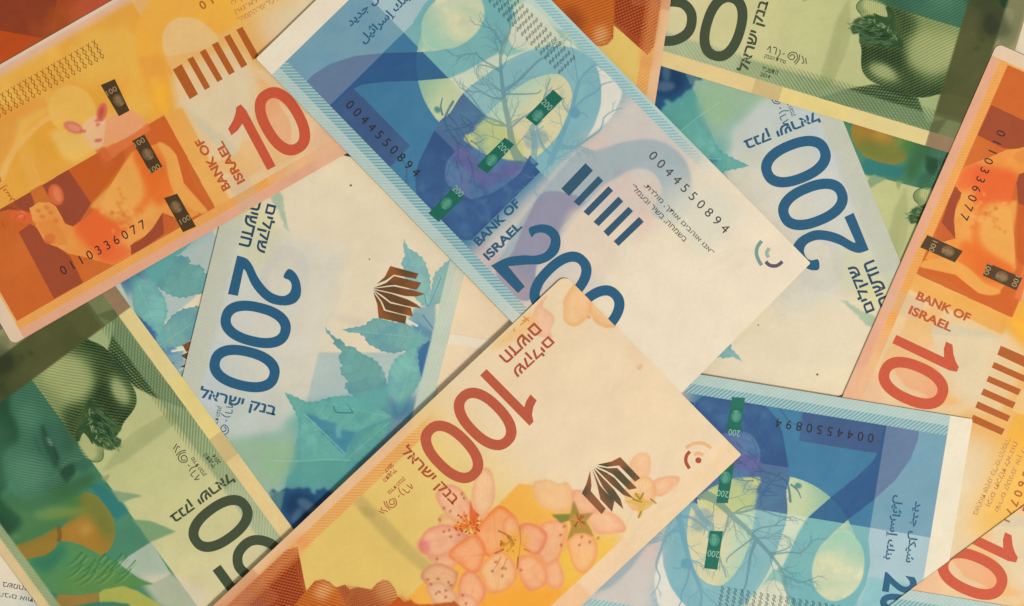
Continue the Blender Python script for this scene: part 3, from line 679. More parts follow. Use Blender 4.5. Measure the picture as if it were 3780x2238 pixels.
    C.lay(C.box(126, 143, -1, 14, 1.5), (200, 92, 58), .9); C.lay(C.box(97, 118, 26, 37, 3), (214, 92, 26), .8); C.lay(C.box(96, 143, -1, 37) * C.lines(20, .6), (130, 50, 20), .14); C.lay(C.box(96, 143, -1, 37) * np.clip(C.noise(9, 3) * 1.6, 0, 1), (196, 96, 44), .35)
    # gray thread shadow
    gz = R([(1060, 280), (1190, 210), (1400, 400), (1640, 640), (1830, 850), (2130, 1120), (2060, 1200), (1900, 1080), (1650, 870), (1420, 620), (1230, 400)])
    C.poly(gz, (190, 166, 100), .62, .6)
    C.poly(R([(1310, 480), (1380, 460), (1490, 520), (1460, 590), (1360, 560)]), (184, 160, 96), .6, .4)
    # blossom
    def petal(P, col, edge=None, a=.84, f=Q):
        P = f(P); mk = C.poly(P, col, a, .12, True)
        col = (col[0] - 2, int(col[1] * .97), min(255, int(col[2] * 1.06))); e = edge or (int(col[0] * .95), int(col[1] * .84), int(col[2] * .88))
        inner = blur(mk, 1.5 * PPM)
        C.lay(mk * np.clip(1.25 - inner * 1.25, 0, 1), e, .6)
        C.lay(mk * np.clip(inner * 2.4 - 1.5, 0, 1), (248, 208, 168), .5); C.lay(mk * np.clip(C.noise(5, 3) * 1.3, 0, 1), (236, 150, 130), .22)
        cpt = P.mean(0)
        C.lay(mk * np.clip(C.noise(2.2, 2) * 1.2, 0, 1), e, .22)
        ax_ = P[np.argmax(np.hypot(*(P - cpt).T))] - cpt
        for kk in range(7):
            w0 = cpt - ax_ * .8 + C.rng.normal(0, .3, 2); C.stroke([w0, cpt + C.rng.normal(0, 1.1, 2), cpt + ax_ * .8 + C.rng.normal(0, 1.6, 2)], .14, e, .16, clip=mk)
    petal([(680, 560), (690, 450), (730, 330), (800, 290), (850, 340), (875, 450), (865, 590), (800, 700), (740, 720)], (238, 188, 138))
    petal([(370, 530), (430, 450), (520, 440), (600, 490), (650, 570), (680, 640), (640, 720), (540, 760), (480, 720), (420, 640)], (236, 172, 134), (228, 136, 118))
    petal([(390, 750), (420, 690), (520, 720), (560, 800), (420, 800)], (236, 190, 120), None, .6)
    petal([(235, 1000), (240, 900), (300, 820), (400, 785), (520, 790), (610, 850), (650, 880), (560, 960), (480, 1030), (380, 1060), (290, 1040)], (236, 160, 126), (222, 120, 116))
    C.ell(Q([(268, 965)])[0], 1.6, 2.2, 0, (214, 108, 116), .6, .8)
    petal([(290, 1050), (400, 1060), (480, 1040), (560, 1110), (470, 1160), (380, 1130)], (238, 176, 130), None, .8)
    petal([(700, 870), (760, 760), (905, 620), (1030, 690), (1080, 780), (1080, 860), (960, 980), (860, 1060), (780, 1020)], (243, 142, 72), (232, 104, 50))
    petal([(480, 1030), (620, 900), (720, 870), (790, 960), (780, 1080), (740, 1180), (660, 1190), (560, 1110)], (243, 148, 90), (230, 112, 60))
    petal([(1260, 800), (1330, 750), (1450, 750), (1500, 800), (1480, 900), (1440, 1030), (1400, 1100), (1330, 1140), (1280, 1090), (1240, 1020), (1310, 920)], (242, 170, 124), (230, 138, 110))
    petal([(1310, 1150), (1400, 1070), (1450, 1160), (1465, 1280), (1400, 1330), (1320, 1290)], (242, 174, 124))
    petal([(1080, 1060), (1180, 1040), (1260, 1080), (1320, 1180), (1310, 1290), (1190, 1350), (1120, 1290), (1080, 1190)], (242, 166, 114), (230, 130, 96))
    petal([(940, 760), (1000, 700), (1060, 720), (1085, 800), (1090, 870), (1040, 900), (960, 860)], (240, 172, 112), (232, 130, 80))
    petal([(1090, 790), (1200, 770), (1300, 830), (1325, 880), (1290, 980), (1230, 1040), (1150, 1010), (1095, 930)], (240, 152, 112), (224, 114, 88))
    petal([(740, 1180), (790, 1090), (900, 1010), (980, 1030), (1050, 1130), (1060, 1240), (990, 1330), (880, 1370), (800, 1350), (780, 1260)], (240, 178, 120), (234, 124, 76))
    petal([(1200, 440), (1260, 400), (1350, 400), (1420, 430), (1500, 420), (1545, 520), (1530, 640), (1400, 670), (1290, 630), (1220, 550)], (239, 194, 134), (235, 172, 122))
    petal([(1540, 500), (1640, 490), (1720, 560), (1760, 660), (1640, 690), (1560, 620)], (240, 182, 138), None, .8)
    petal([(1490, 930), (1560, 860), (1680, 850), (1750, 940), (1750, 1050), (1680, 1180), (1600, 1190), (1540, 1120), (1510, 1010)], (243, 174, 110), (238, 146, 96))
    petal([(1640, 690), (1800, 660), (1920, 700), (1995, 790), (1980, 840), (1850, 860), (1740, 850), (1700, 780)], (242, 184, 142), (232, 150, 124))
    petal([(240, 1220), (300, 1140), (400, 1110), (500, 1150), (560, 1200), (520, 1330), (400, 1380), (290, 1290)], (222, 158, 116), (200, 128, 96))
    petal([(600, 1200), (700, 1180), (780, 1290), (790, 1400), (700, 1484), (600, 1440), (560, 1330)], (238, 156, 116), (226, 124, 90))
    petal([(290, 1300), (400, 1270), (500, 1330), (560, 1400), (520, 1484), (380, 1480), (320, 1400)], (224, 176, 136), (212, 144, 112))
    petal([(560, 1380), (680, 1390), (740, 1484), (640, 1560), (560, 1500)], (238, 170, 126))
    petal([(1040, 430), (1100, 365), (1170, 370), (1190, 440), (1170, 530), (1100, 560), (1040, 500)], (242, 194, 148), (240, 178, 136), .8, K)
    petal([(1220, 560), (1330, 530), (1400, 545), (1370, 620), (1260, 680), (1190, 640)], (243, 190, 140), None, .8, K)
    petal([(1040, 560), (1180, 540), (1230, 640), (1180, 760), (1060, 780), (1000, 680)], (242, 196, 124), None, .7, K)
    C.poly(K([(985, 718), (1060, 700), (1070, 650), (1130, 660), (1140, 700), (1235, 730), (1150, 745), (1120, 835), (1095, 838), (1100, 760), (1060, 735)]), (222, 186, 84), .8, .2)
    for P in [[(1060, 700), (1120, 720)], [(1080, 660), (1110, 700)], [(1135, 655), (1115, 700)], [(1190, 700), (1230, 730)], [(1120, 790), (1100, 835)]]: C.stroke(K(P), .4, (150, 110, 50), .8)
    # anthers
    rnd = random.Random(3)
    for _ in range(60):
        a = rnd.uniform(0, 6.28); d = rnd.uniform(20, 130); c = Q([(640 + d * math.cos(a), 770 + d * .8 * math.sin(a))])[0]; e = Q([(650 + d * .3 * math.cos(a), 780 + d * .3 * math.sin(a))])[0]
        C.stroke(np.array([e, c]), .26, (236, 110, 44), .7); C.ell(c, .36, .3, 0, rnd.choice([(214, 90, 36), (236, 150, 60), (190, 80, 40)]), .9)
    C.poly(Q([(665, 560), (690, 640), (740, 700), (700, 800), (660, 720)]), (228, 96, 44), .85, .15)
    for _ in range(44):
        a = rnd.gauss(0, .7) + 2.3; d = rnd.uniform(10, 140); c = Q([(1050 + d * math.cos(a) * .9, 950 - abs(d * math.sin(a)) * rnd.choice((1, -1)) * .6)])[0]
        C.ell(c, .42, .3, rnd.uniform(0, 180), rnd.choice([(120, 80, 30), (226, 160, 60), (160, 90, 30)]), .85)
    C.ell(Q([(1050, 940)])[0], 4.2, 3.6, 0, (240, 176, 70), .6, 1)
    for P, wd in [([(910, 835), (980, 870), (1040, 940)], .7), ([(880, 1025), (940, 1000)], .7), ([(1090, 800), (1095, 930), (1080, 1060), (1075, 1160)], .25), ([(1075, 1060), (1065, 1160)], .6), ([(1130, 990), (1180, 1010)], .4), ([(930, 1060), (860, 1180)], .3), ([(980, 1070), (940, 1160)], .3)]: C.stroke(Q(P), (wd * .75, wd * .45), (150, 92, 44), .65)
    for c in [(885, 1100), (855, 1180), (940, 1155), (940, 1220), (965, 1155), (595, 515), (612, 555), (495, 665), (440, 638), (405, 740), (440, 840), (485, 828), (500, 885), (568, 868), (380, 1075), (300, 1250), (330, 1290), (390, 1245), (400, 1355), (375, 1370), (455, 1345), (455, 1400), (480, 1275), (500, 1300), (600, 1385), (630, 1455), (1445, 955), (1440, 870), (1470, 795), (1600, 955), (1620, 885), (1690, 930), (1760, 895), (1100, 1170)]:
        C.ell(Q([c])[0], .48, .3, rnd.uniform(0, 180), (160, 90, 50), .75, .05)
    # green star of sepals
    C.poly(Q([(1550, 575), (1580, 640), (1605, 690), (1720, 678), (1660, 750), (1700, 820), (1727, 885), (1640, 850), (1560, 860), (1490, 925), (1530, 800), (1520, 745), (1440, 765), (1365, 695), (1520, 690)]), (176, 140, 66), .92, .1)
    C.poly(Q([(1365, 695), (1520, 690), (1510, 740), (1440, 765)]), (126, 136, 62), .85, .1); C.poly(Q([(1550, 575), (1600, 690), (1540, 690)]), (156, 142, 70), .8, .1)
    for _ in range(26):
        a = rnd.uniform(0, 6.28); C.stroke(Q([(1590, 745), (1590 + 60 * math.cos(a), 745 + 60 * math.sin(a))]), .25, rnd.choice([(200, 90, 40), (150, 90, 40), (226, 150, 80)]), .8)
    C.poly(Q([(40, 1500), (100, 1445), (150, 1410), (190, 1452), (300, 1470), (440, 1452), (520, 1440), (620, 1500), (500, 1600), (100, 1620)]), (190, 88, 28), .92, .1, False, .4)
    # stains of petals near the figure end
    petal([(560, 720), (640, 605), (700, 660), (740, 710), (760, 780), (740, 850), (640, 920), (560, 880), (555, 780)], (238, 192, 130), (233, 172, 104), .85, G)
    petal([(740, 720), (800, 760), (930, 900), (900, 930), (820, 915), (760, 850)], (238, 188, 130), (232, 168, 106), .85, G)
    petal([(350, 780), (440, 690), (400, 770), (470, 830), (485, 880), (460, 950), (470, 1000), (380, 990), (300, 900), (330, 850)], (240, 188, 156), (236, 172, 140), .75, G)
    C.poly(G([(220, 900), (290, 830), (350, 830), (330, 930), (240, 1000), (100, 1070), (20, 1090), (80, 1010)]), (240, 192, 118), .7, 1.2, True)
    for P in [[(240, 910), (280, 880)], [(255, 880), (300, 860)], [(265, 850), (300, 880)], [(190, 940), (196, 955)]]: C.stroke(G(P), .35, (214, 130, 50), .8)
    C.ell(G([(740, 855)])[0], .5, .5, 0, (226, 150, 120), .7); C.ell(G([(1110, 1215)])[0], 1.0, .7, 0, (222, 168, 140), .8, .3)
    C.poly(G([(1010, 1060), (1090, 1080), (1160, 1180), (1110, 1240), (1030, 1150)]), (238, 208, 178), .6, 1.2, True)
    # margins
    C.lay(C.box(-1, 100, -1, 5.6), (240, 208, 172)); C.lay(C.box(58, 98, -1, 5.6, .6), (240, 192, 146), .8)
    C.lay(C.box(-1, 40, -1, 6.5, .5), (240, 214, 176), .7)
    f = C.ramp('u', 50, 66)
    C.lay(C.box(-1, 144, 68.2, 72, .1) * f, (232, 190, 150), .95)
    C.lay(C.box(-1, 107, 65.0, 68.2, .15) * f, (234, 178, 108), .9); C.lay(C.box(50, 107, 65, 68.2) * C.lines(44, .8, .5) * f, (226, 150, 72), .7)
    C.lay(C.box(104, 144, 65, 68.6, .8), (224, 146, 88), .5); C.lay(C.box(104, 144, 64, 70) * C.lines(44, .8, .5), (240, 170, 100), .4)
    C.lay(C.box(121, 144, 60, 72, .2), (196, 120, 84), .35)
    C.grain()
    # parts
    one = Pp([(840, 450), (790, 500), (1175, 893), (1207, 862), (1195, 805), (1206, 745), (1232, 695), (1183, 648), (1150, 700), (1135, 748)])
    D.add('digit', fill([one]), 'ink_brick')
    for c in ((829, 840), (570, 1097)): D.add('digit', zero(Pp([c])[0], 12.5, 20.4, 2.85), 'ink_brick')
    D.text('inscription', rev('שקלים'), Pp([(1200, 350)])[0], 14.4, 4.4, 'ink_rust', 0, .018)
    D.text('inscription', rev('חדשים'), Pp([(1105, 248)])[0], 13.8, 3.3, 'ink_rust', 0, .018)
    D.text('inscription', rev('בנק ישראל'), L('j', 'N2', [(1358, 528)])[0], 21.2, 4.2, 'ink_rust', -90, .02)
    sign(D, L('j', 'N2', [(1112, 700)])[0], 'ink_rust', L('j', 'N2', [(1113, 598)])[0], (L('j', 'N2', [(1067, 524)])[0], L('j', 'N2', [(1062, 472)])[0], '2017'))
    pages = [[(800, 448), (905, 425), (968, 393), (1113, 547), (1075, 573), (958, 455), (870, 465)], [(790, 460), (880, 475), (945, 472), (1090, 620), (1030, 632), (915, 520), (860, 490)], [(780, 468), (870, 508), (925, 545), (1010, 640), (1068, 697), (990, 670), (900, 590)],
             [(772, 475), (860, 565), (925, 632), (970, 700), (990, 773), (900, 690), (840, 610)], [(762, 480), (820, 600), (925, 715), (908, 792), (822, 700), (800, 600)], [(748, 492), (758, 600), (752, 640), (862, 770), (832, 810), (687, 658), (720, 590)]]
    for P in pages: D.add('emblem_page', fill([K(P)]), 'ink_bronze_dark')
    D.path('antenna_mark', [K([(1448, 328), (1490, 300), (1540, 291), (1590, 301), (1630, 328)])], .95, 'ink_apricot'); D.path('antenna_mark', [K([(1505, 377), (1540, 366), (1572, 378)])], .95, 'ink_apricot')
    D.path('antenna_mark', [K([(1475, 352), (1450, 385), (1447, 430), (1472, 477)])], .95, 'ink_rust')
    c = K([(1537, 417)])[0]; D.add('antenna_mark', fill([[(c[0] + .85 * math.cos(t), c[1] + .85 * math.sin(t)) for t in np.linspace(0, 6.28, 22)[:-1]]]), 'ink_rust')
    return D, C
# ================= orange 100, side with the gazelles
def orange_back():
    D = Design(143); C = Canvas(143, (232, 182, 112), 31)
    T = lambda P: L('t', 'N4', P); A = lambda P: L('a', 'N4', P); B = lambda P: L('b', 'N4', P); Wp = lambda P: L('w', 'N9', P); Hh = lambda P: L('h', 'N9', P); Ll = lambda P: L('l', 'N9', P)
    Eo = lambda P: L('e', 'N4', P)
    n = C.noise
    # golden upper part
    C.lay(C.box(4, 78, 0, 40), (232, 170, 72))
    C.lay(np.clip(n(18, 3) * 1.6, 0, 1) * C.box(4, 84, 0, 40, 2), (240, 192, 92), .9)
    C.poly(A([(0, 930), (160, 830), (330, 690), (420, 780), (250, 900), (110, 1120), (30, 1330), (0, 1300)]), (236, 188, 100), .8, .4)
    C.poly(A([(-100, 800), (120, 760), (330, 690), (360, 780), (140, 880), (120, 1000), (40, 1180), (-100, 1300)]), (226, 150, 60), .6, 1)
    C.poly(A([(370, 800), (780, 620), (700, 1080), (470, 1180), (200, 1100), (180, 950)]), (230, 166, 60), .7, 2)
    C.poly(A([(560, 600), (900, 560), (1080, 400), (900, 200), (600, 250), (500, 450)]), (234, 190, 92), .7, 3, True)
    C.poly(A([(850, 180), (980, 260), (1040, 420), (1120, 800), (1000, 880), (880, 800), (960, 560)]), (236, 184, 84), .8, 1.2)
    C.poly(T([(300, 310), (460, 280), (600, 300), (600, 420), (460, 500), (380, 460)]), (238, 196, 110), .9, 1)
    C.poly(A([(150, 1150), (230, 1130), (340, 1420), (250, 1460)]), (234, 176, 84), .8, .3)
    C.ell(A([(530, 810)])[0], 6.6, 7.4, 0, (236, 188, 94), .95, .25)
    C.stroke(A([(0, 1330), (60, 1180), (150, 1050), (300, 900), (420, 830)]), 1.6, (238, 186, 108), .7)
    # orange bands towards the bars (big pale figures)
    C.poly(A([(1000, 200), (1080, 40), (1250, -120), (1500, -200), (1700, -100), (1800, 80), (1700, 200), (1560, 260), (1500, 180), (1380, 130), (1240, 170), (1190, 260), (1200, 420), (1250, 560), (1260, 700), (1240, 860), (1190, 900), (1090, 760), (1010, 480)]), (238, 178, 72), .9, .3, True)
    C.poly(A([(1010, 420), (1200, 400), (1260, 700), (1250, 860), (1160, 860), (1080, 640)]), (234, 164, 72), .8, .8)
    C.poly(A([(1190, 260), (1260, 150), (1390, 130), (1500, 180), (1600, 290), (1500, 360), (1300, 400), (1210, 400)]), (233, 196, 136), .9, .3, True)
    C.lay(C.ramp('u', 84, 100) * (1 - C.box(0, 143, 58, 71, 3) * .0), (230, 202, 160), .0)
    C.poly(A([(1250, 560), (1500, 420), (1700, 330), (1900, 500), (2100, 400), (2900, 1200), (1700, 1700), (1300, 900)]), (231, 203, 160), .9, 1.5)
    C.poly(A([(1480, 720), (1800, 560), (2000, 640), (2100, 900), (1980, 1000), (1850, 900), (1760, 760)]), (232, 186, 142), .8, 1, True)
    C.poly(A([(1370, 780), (1490, 740), (1740, 520), (1800, 640), (1860, 900), (1840, 1160), (1810, 1160), (1640, 1100), (1500, 960)]), (226, 210, 178), .9, .5, True)
    C.poly(A([(1370, 790), (1480, 860), (1620, 980), (1810, 1165), (1740, 1178), (1640, 1120), (1480, 950)]), (212, 202, 172), .95, .15, True)
    C.poly(A([(1400, 1210), (1500, 1260), (1580, 1380), (1700, 1470), (1560, 1480), (1480, 1360)]), (232, 208, 176), .9, .3, True)
    C.poly(B([(60, 660), (160, 600), (340, 820), (440, 1060), (330, 1180), (130, 1240), (0, 1300), (-260, 1200), (-40, 1100)]), (234, 184, 118), .75, .5, True)
    C.poly(B([(150, 740), (250, 720), (345, 900), (330, 1060), (240, 1030), (170, 880)]), (232, 166, 124), .85, .2, True)
    C.poly(B([(250, 740), (400, 870), (420, 1030), (350, 1060), (345, 900)]), (230, 204, 172), .8, .2)
    # strips between box and bars
    C.poly(T([(1000, 205), (1110, 160), (1200, 330), (1420, 760), (1310, 775)]), (236, 172, 86), .85, .3)
    C.poly(T([(1040, 190), (1000, 60), (960, -40), (900, 0), (1000, 210)]), (244, 188, 70), .7, 1)
    C.poly(A([(1180, 860), (1250, 700), (1210, 560), (1100, 700)]), (248, 184, 60), .7, 1.2)
    # dark box with the large gazelle
    box = C.poly(T([(-60, 815), (430, 535), (1000, 207), (1312, 772), (105, 1461), (-260, 820)]), (206, 106, 46), 1)
    C.lay(box * np.clip(n(16, 3) * 1.5, 0, 1), (214, 120, 54), .7)
    C.poly(T([(-60, 815), (418, 540), (556, 745), (490, 850), (420, 900), (300, 800), (180, 800), (60, 780), (20, 790)]), (156, 76, 52), .97)
    C.poly(T([(185, 668), (255, 630), (330, 760), (220, 770)]), (206, 118, 50), .95)
    C.poly(T([(115, 920), (190, 865), (300, 960), (430, 1070), (507, 1226), (330, 1324)]), (160, 78, 50), .97)
    C.poly(T([(418, 540), (610, 430), (760, 380), (760, 480), (640, 640), (560, 750)]), (200, 98, 38), .97)
    C.poly(T([(760, 375), (1000, 207), (1312, 772), (1250, 800), (1000, 500), (840, 420)]), (208, 104, 44), .97)
    gz = C.poly(T([(180, 775), (235, 738), (300, 738), (340, 760), (400, 868), (450, 886), (520, 835), (590, 770), (640, 700), (700, 590), (760, 500), (820, 435), (900, 400), (970, 378), (1030, 400), (1075, 450), (1100, 540), (1120, 620), (1190, 700), (1262, 785), (1110, 860), (990, 800), (940, 880), (890, 940), (810, 985), (795, 1040), (800, 1060), (690, 1120), (520, 1072), (420, 1050), (350, 1010), (280, 985), (240, 920), (200, 850)]), (234, 150, 72), .98, 0)
    C.lay(gz * np.clip(n(9, 3) * 1.7, 0, 1), (238, 172, 92), .8)
    C.poly(T([(700, 600), (800, 440), (850, 460), (870, 620), (860, 700), (780, 820), (680, 860), (580, 780), (560, 750)]), (236, 172, 88), .85, .5, True)
    for P, col, al, so in [([(455, 890), (560, 760), (660, 830), (760, 880), (720, 980), (640, 1060), (560, 1030)], (232, 104, 50), .9, 1.2), ([(690, 880), (860, 800), (980, 620), (1000, 480), (900, 400), (820, 440), (860, 560), (880, 700), (780, 820)], (230, 122, 52), .85, 1.2),
                           ([(620, 1010), (740, 990), (800, 1030), (800, 1060), (690, 1115), (600, 1080)], (232, 100, 56), .7, 1), ([(800, 420), (880, 390), (1040, 560), (1060, 690), (960, 760), (900, 640)], (228, 112, 42), .75, 1)]:
        C.lay(C.mask(catmull(T(P)), so) * gz, col, al)
    C.poly(T([(960, 378), (1010, 385), (1065, 440), (1090, 520), (1100, 610), (1180, 700), (1265, 790), (1200, 800), (1080, 700), (1030, 600), (1010, 480)]), (236, 170, 88), .9, .15, True)
    for _ in range(70):
        c = T([(C.rng.normal(770, 70), C.rng.normal(790, 50))])[0]; C.ell(c, .7, .45, C.rng.rand() * 180, (240, 172, 96) if C.rng.rand() < .6 else (216, 124, 58), .45, .2)
    C.poly(T([(795, 1000), (860, 965), (930, 900), (990, 802), (1062, 830), (1000, 930), (900, 1000), (803, 1056)]), (160, 76, 50), .97)
    C.poly(T([(990, 802), (1090, 850), (1050, 900), (1000, 935)]), (204, 104, 52), .9)
    C.poly(T([(1090, 700), (1262, 785), (1312, 772), (1180, 560), (1110, 560)]), (206, 106, 48), .0)
    C.poly(T([(1190, 790), (1215, 797), (1205, 822), (1235, 815)]), (200, 112, 48), .95)
    C.poly(T([(1185, 640), (1240, 720), (1262, 786), (1312, 772), (1200, 570), (1110, 420)]), (206, 110, 50), .9)
    # head details
    C.ell(T([(343, 692)])[0], 2.1, 3.1, 12, (222, 112, 66), .95, .1); C.ell(T([(350, 690)])[0], 1.0, 2.2, 12, (232, 140, 104), .7, .3)
    C.poly(T([(60, 800), (120, 785), (185, 800), (190, 830), (170, 862), (110, 850), (70, 830)]), (226, 104, 56), .93, .2, True, .4)
    C.ell(T([(130, 812)])[0], 1.2, .9, 0, (240, 140, 90), .7, .3); C.ell(T([(305, 960)])[0], 1.6, 1.5, 0, (214, 90, 58), .95, .15)
    for c in [(235, 790), (285, 770), (310, 800), (260, 825), (205, 865), (340, 850)]: C.ell(T([c])[0], .8, .6, 40, (212, 122, 62), .7, .2)
    C.lay(gz * C.mask(T([(230, 860), (300, 840), (380, 900), (420, 1000), (330, 1000), (270, 960)]), .4), (222, 140, 66), .6)
    # the small pale gazelle
    C.poly(T([(620, 240), (700, 200), (800, 170), (880, 230), (900, 270), (820, 330), (700, 380), (620, 420), (590, 400)]), (234, 166, 120), .95, .5, False, .4)
    C.poly(T([(500, 270), (540, 230), (600, 205), (640, 230), (640, 300), (620, 400), (560, 400), (510, 330)]), (236, 192, 150), .92, .3, True)
    C.poly(T([(600, 410), (760, 370), (900, 250), (920, 290), (780, 410), (720, 450), (640, 500), (600, 440)]), (226, 124, 72), .85, .3, False, .6)
    C.poly(T([(580, 420), (640, 400), (700, 500), (640, 540)]), (210, 104, 56), .6, .3)
    C.ell(T([(447, 282)])[0], 2.9, 1.6, 52, (218, 122, 104), .85, .3); C.ell(T([(622, 190)])[0], 1.4, 2.8, 42, (214, 108, 92), .88, .25)
    C.ell(T([(455, 285)])[0], 2.0, .8, 52, (236, 160, 134), .6, .25); C.ell(T([(618, 196)])[0], .7, 1.9, 42, (188, 76, 60), .6, .25)
    for c in [(497, 305), (515, 305), (590, 240), (598, 265), (600, 362), (588, 362), (612, 360)]: C.ell(T([c])[0], .6, .45, 0, (206, 104, 88), .75, .15)
    # right end of the note: cream field, golden corner
    C.lay(C.box(104, 143, 0, 71, 4) * C.box(104, 150, 8, 80, 5), (230, 208, 174), .9)
    C.lay(C.box(96, 143, -4, 13, 5), (238, 178, 70), .55); C.lay(C.box(98, 130, 0, 24, 5), (244, 186, 74), .7)
    C.poly(Hh([(1880, 1050), (2000, 900), (2600, 1500), (2500, 1900), (2200, 1500)]), (244, 186, 60), .0, 2)
    C.poly(Wp([(600, 1130), (840, 1140), (790, 1280), (700, 1484), (560, 1440), (430, 1200)]), (226, 208, 174), .8, .8)
    C.lay(C.box(84, 143, 50, 66, 3), (232, 196, 156), .4)
    C.lay(C.box(112, 150, 26, 66, 5), (230, 212, 180), .85)
    # ring of the pale "0" under the numeral
    # margins
    C.lay(C.box(3.8, 150, 65.8, 68.2), (236, 172, 96), .95); C.lay(C.box(3.8, 150, 65.8, 68.2) * C.lines(70, .8, .5), (226, 152, 74), .5)
    C.lay(C.box(86, 150, 65.8, 68.2, .3) * C.ramp('u', 80, 96), (234, 190, 150), .8)
    C.lay(C.box(-1, 150, 68.2, 72, .1), (228, 172, 144), .97); C.lay(C.box(100, 150, 60, 72, 2), (234, 188, 154), .7)
    C.lay(C.box(-1, 150, -1, 3, 1), (228, 188, 166), .95); C.lay(C.box(-1, 150, -1, 1.0, .1), (226, 212, 192), .8)
    C.lay(C.box(-1, 3.8, -1, 72), (230, 210, 184)); C.lay(C.box(-1, 3.8, 50, 72) , (228, 196, 172), .4)
    C.lay(C.box(75.5, 82.0, 60, 72, .2), (206, 180, 160), .35)
    C.grain()
    # parts
    bars = [[(1265, 512), (1328, 470), (1448, 690), (1388, 727)], [(1370, 435), (1412, 415), (1537, 638), (1498, 660)], [(1460, 383), (1502, 360), (1628, 580), (1590, 602)], [(1548, 328), (1592, 307), (1717, 527), (1675, 550)], [(1638, 273), (1680, 252), (1808, 475), (1765, 500)], [(1728, 220), (1772, 198), (1895, 415), (1850, 440)]]
    for b in bars: D.add('tactile_bar', fill([A(b)]), 'ink_brown')
    D.add('digit', fill([A([(1760, 764), (1728, 785), (1722, 830), (1705, 880), (1668, 943), (1692, 990), (1738, 955), (1772, 905), (1955, 1245), (2015, 1214), (1800, 808)])]), 'ink_red')
    c0 = B([(283, 888)])[0]
    D.add('digit', zero(c0, 12.7, 20.6, 3.0), 'ink_red')
    D.text('inscription', 'BANK OF', A([(1555, 1205)])[0], 16.4, 2.6, 'ink_redbrown', -90, .034)
    D.text('inscription', 'ISRAEL', A([(1682, 1190)])[0], 13.2, 2.6, 'ink_redbrown', -90, .034)
    D.text('serial_number', '0110336077', T([(628, 1012)])[0], 27.6, 2.6, 'ink_black', 0, 0.0, 1.6)
    D.text('serial_number', '0110336077', (108, 14), 27.6, 2.5, 'ink_brown', 0, .012, 1.6)
    for quad, tc, bc in [([(615, 25), (700, -12), (790, 180), (725, 215)], (680, 60), (722, 118)), ([(805, 365), (880, 325), (990, 520), (920, 565)], (850, 372), (900, 445)), ([(1000, 712), (1080, 685), (1195, 885), (1115, 920)], (1128, 843), (1072, 765))]:
        D.add('foil_window', fill([T(quad)]), 'foil_brown')
        D.text('foil_print', '100', T([tc])[0], 3.2, 1.5, 'foil_tan', 0, .0, lift=2)
        blob(D, T([bc])[0], 1.5, 1.9, 'foil_umber')
    D.text('foil_print', '100', T([(942, 532)])[0], 3.2, 1.5, 'foil_tan', 0, .0, lift=2)
    marks = []
    for k in range(22):
        u0, v0 = A([(680, 298)])[0]
        u = u0 - k * 1.88
        marks.append([(u - .2 + (.3 if i % 2 else -.3), v0 + i * .85) for i in range(8)]); marks.append([(u + .25 + (-.3 if i % 2 else .3), v0 + i * .85) for i in range(8)])
    D.path('wavy_relief_marks', marks, .2, 'ink_ochre', smooth=False)
    D.text('poem_line', rev('בָּאֲרָצוֹת אַחֵינוּ, כָּל־יְמֵי־הַחַמָּה”'), A([(2010, 0)])[0], 24.0, 2.0, 'ink_tan', 0, .003)
    ar1 = '\ufeb7\ufef4\ufedc\ufede \ufe9f\ufeaa\ufef3\ufeaa'; ar2 = '\ufe91\ufee8\ufeda \ufe87\ufeb3\ufeae\ufe8d\ufe8b\ufef4\ufede'
    c = T([(95, 800)])[0]
    D.text('inscription', rev(ar2), (c[0] + .6, c[1] - 6), 18.4, 3.0, 'ink_redbrown', -90, .0); D.text('inscription', rev(ar1), (c[0] - 5.2, c[1] - 6), 17.6, 2.8, 'ink_redbrown', -90, .0)
    D.text('poem_line', rev('שִׁירִים קְטַנִּים, אֵין לִי'), Ll([(1880, 560)])[0], 20, 1.9, 'ink_tan', 0, .003); D.text('poem_line', rev('וְכַיָּם תְּכֵלֶת לֹא־נוּחַ'), Ll([(1820, 520)])[0], 20, 1.9, 'ink_tan', 0, .003)
    return D, C

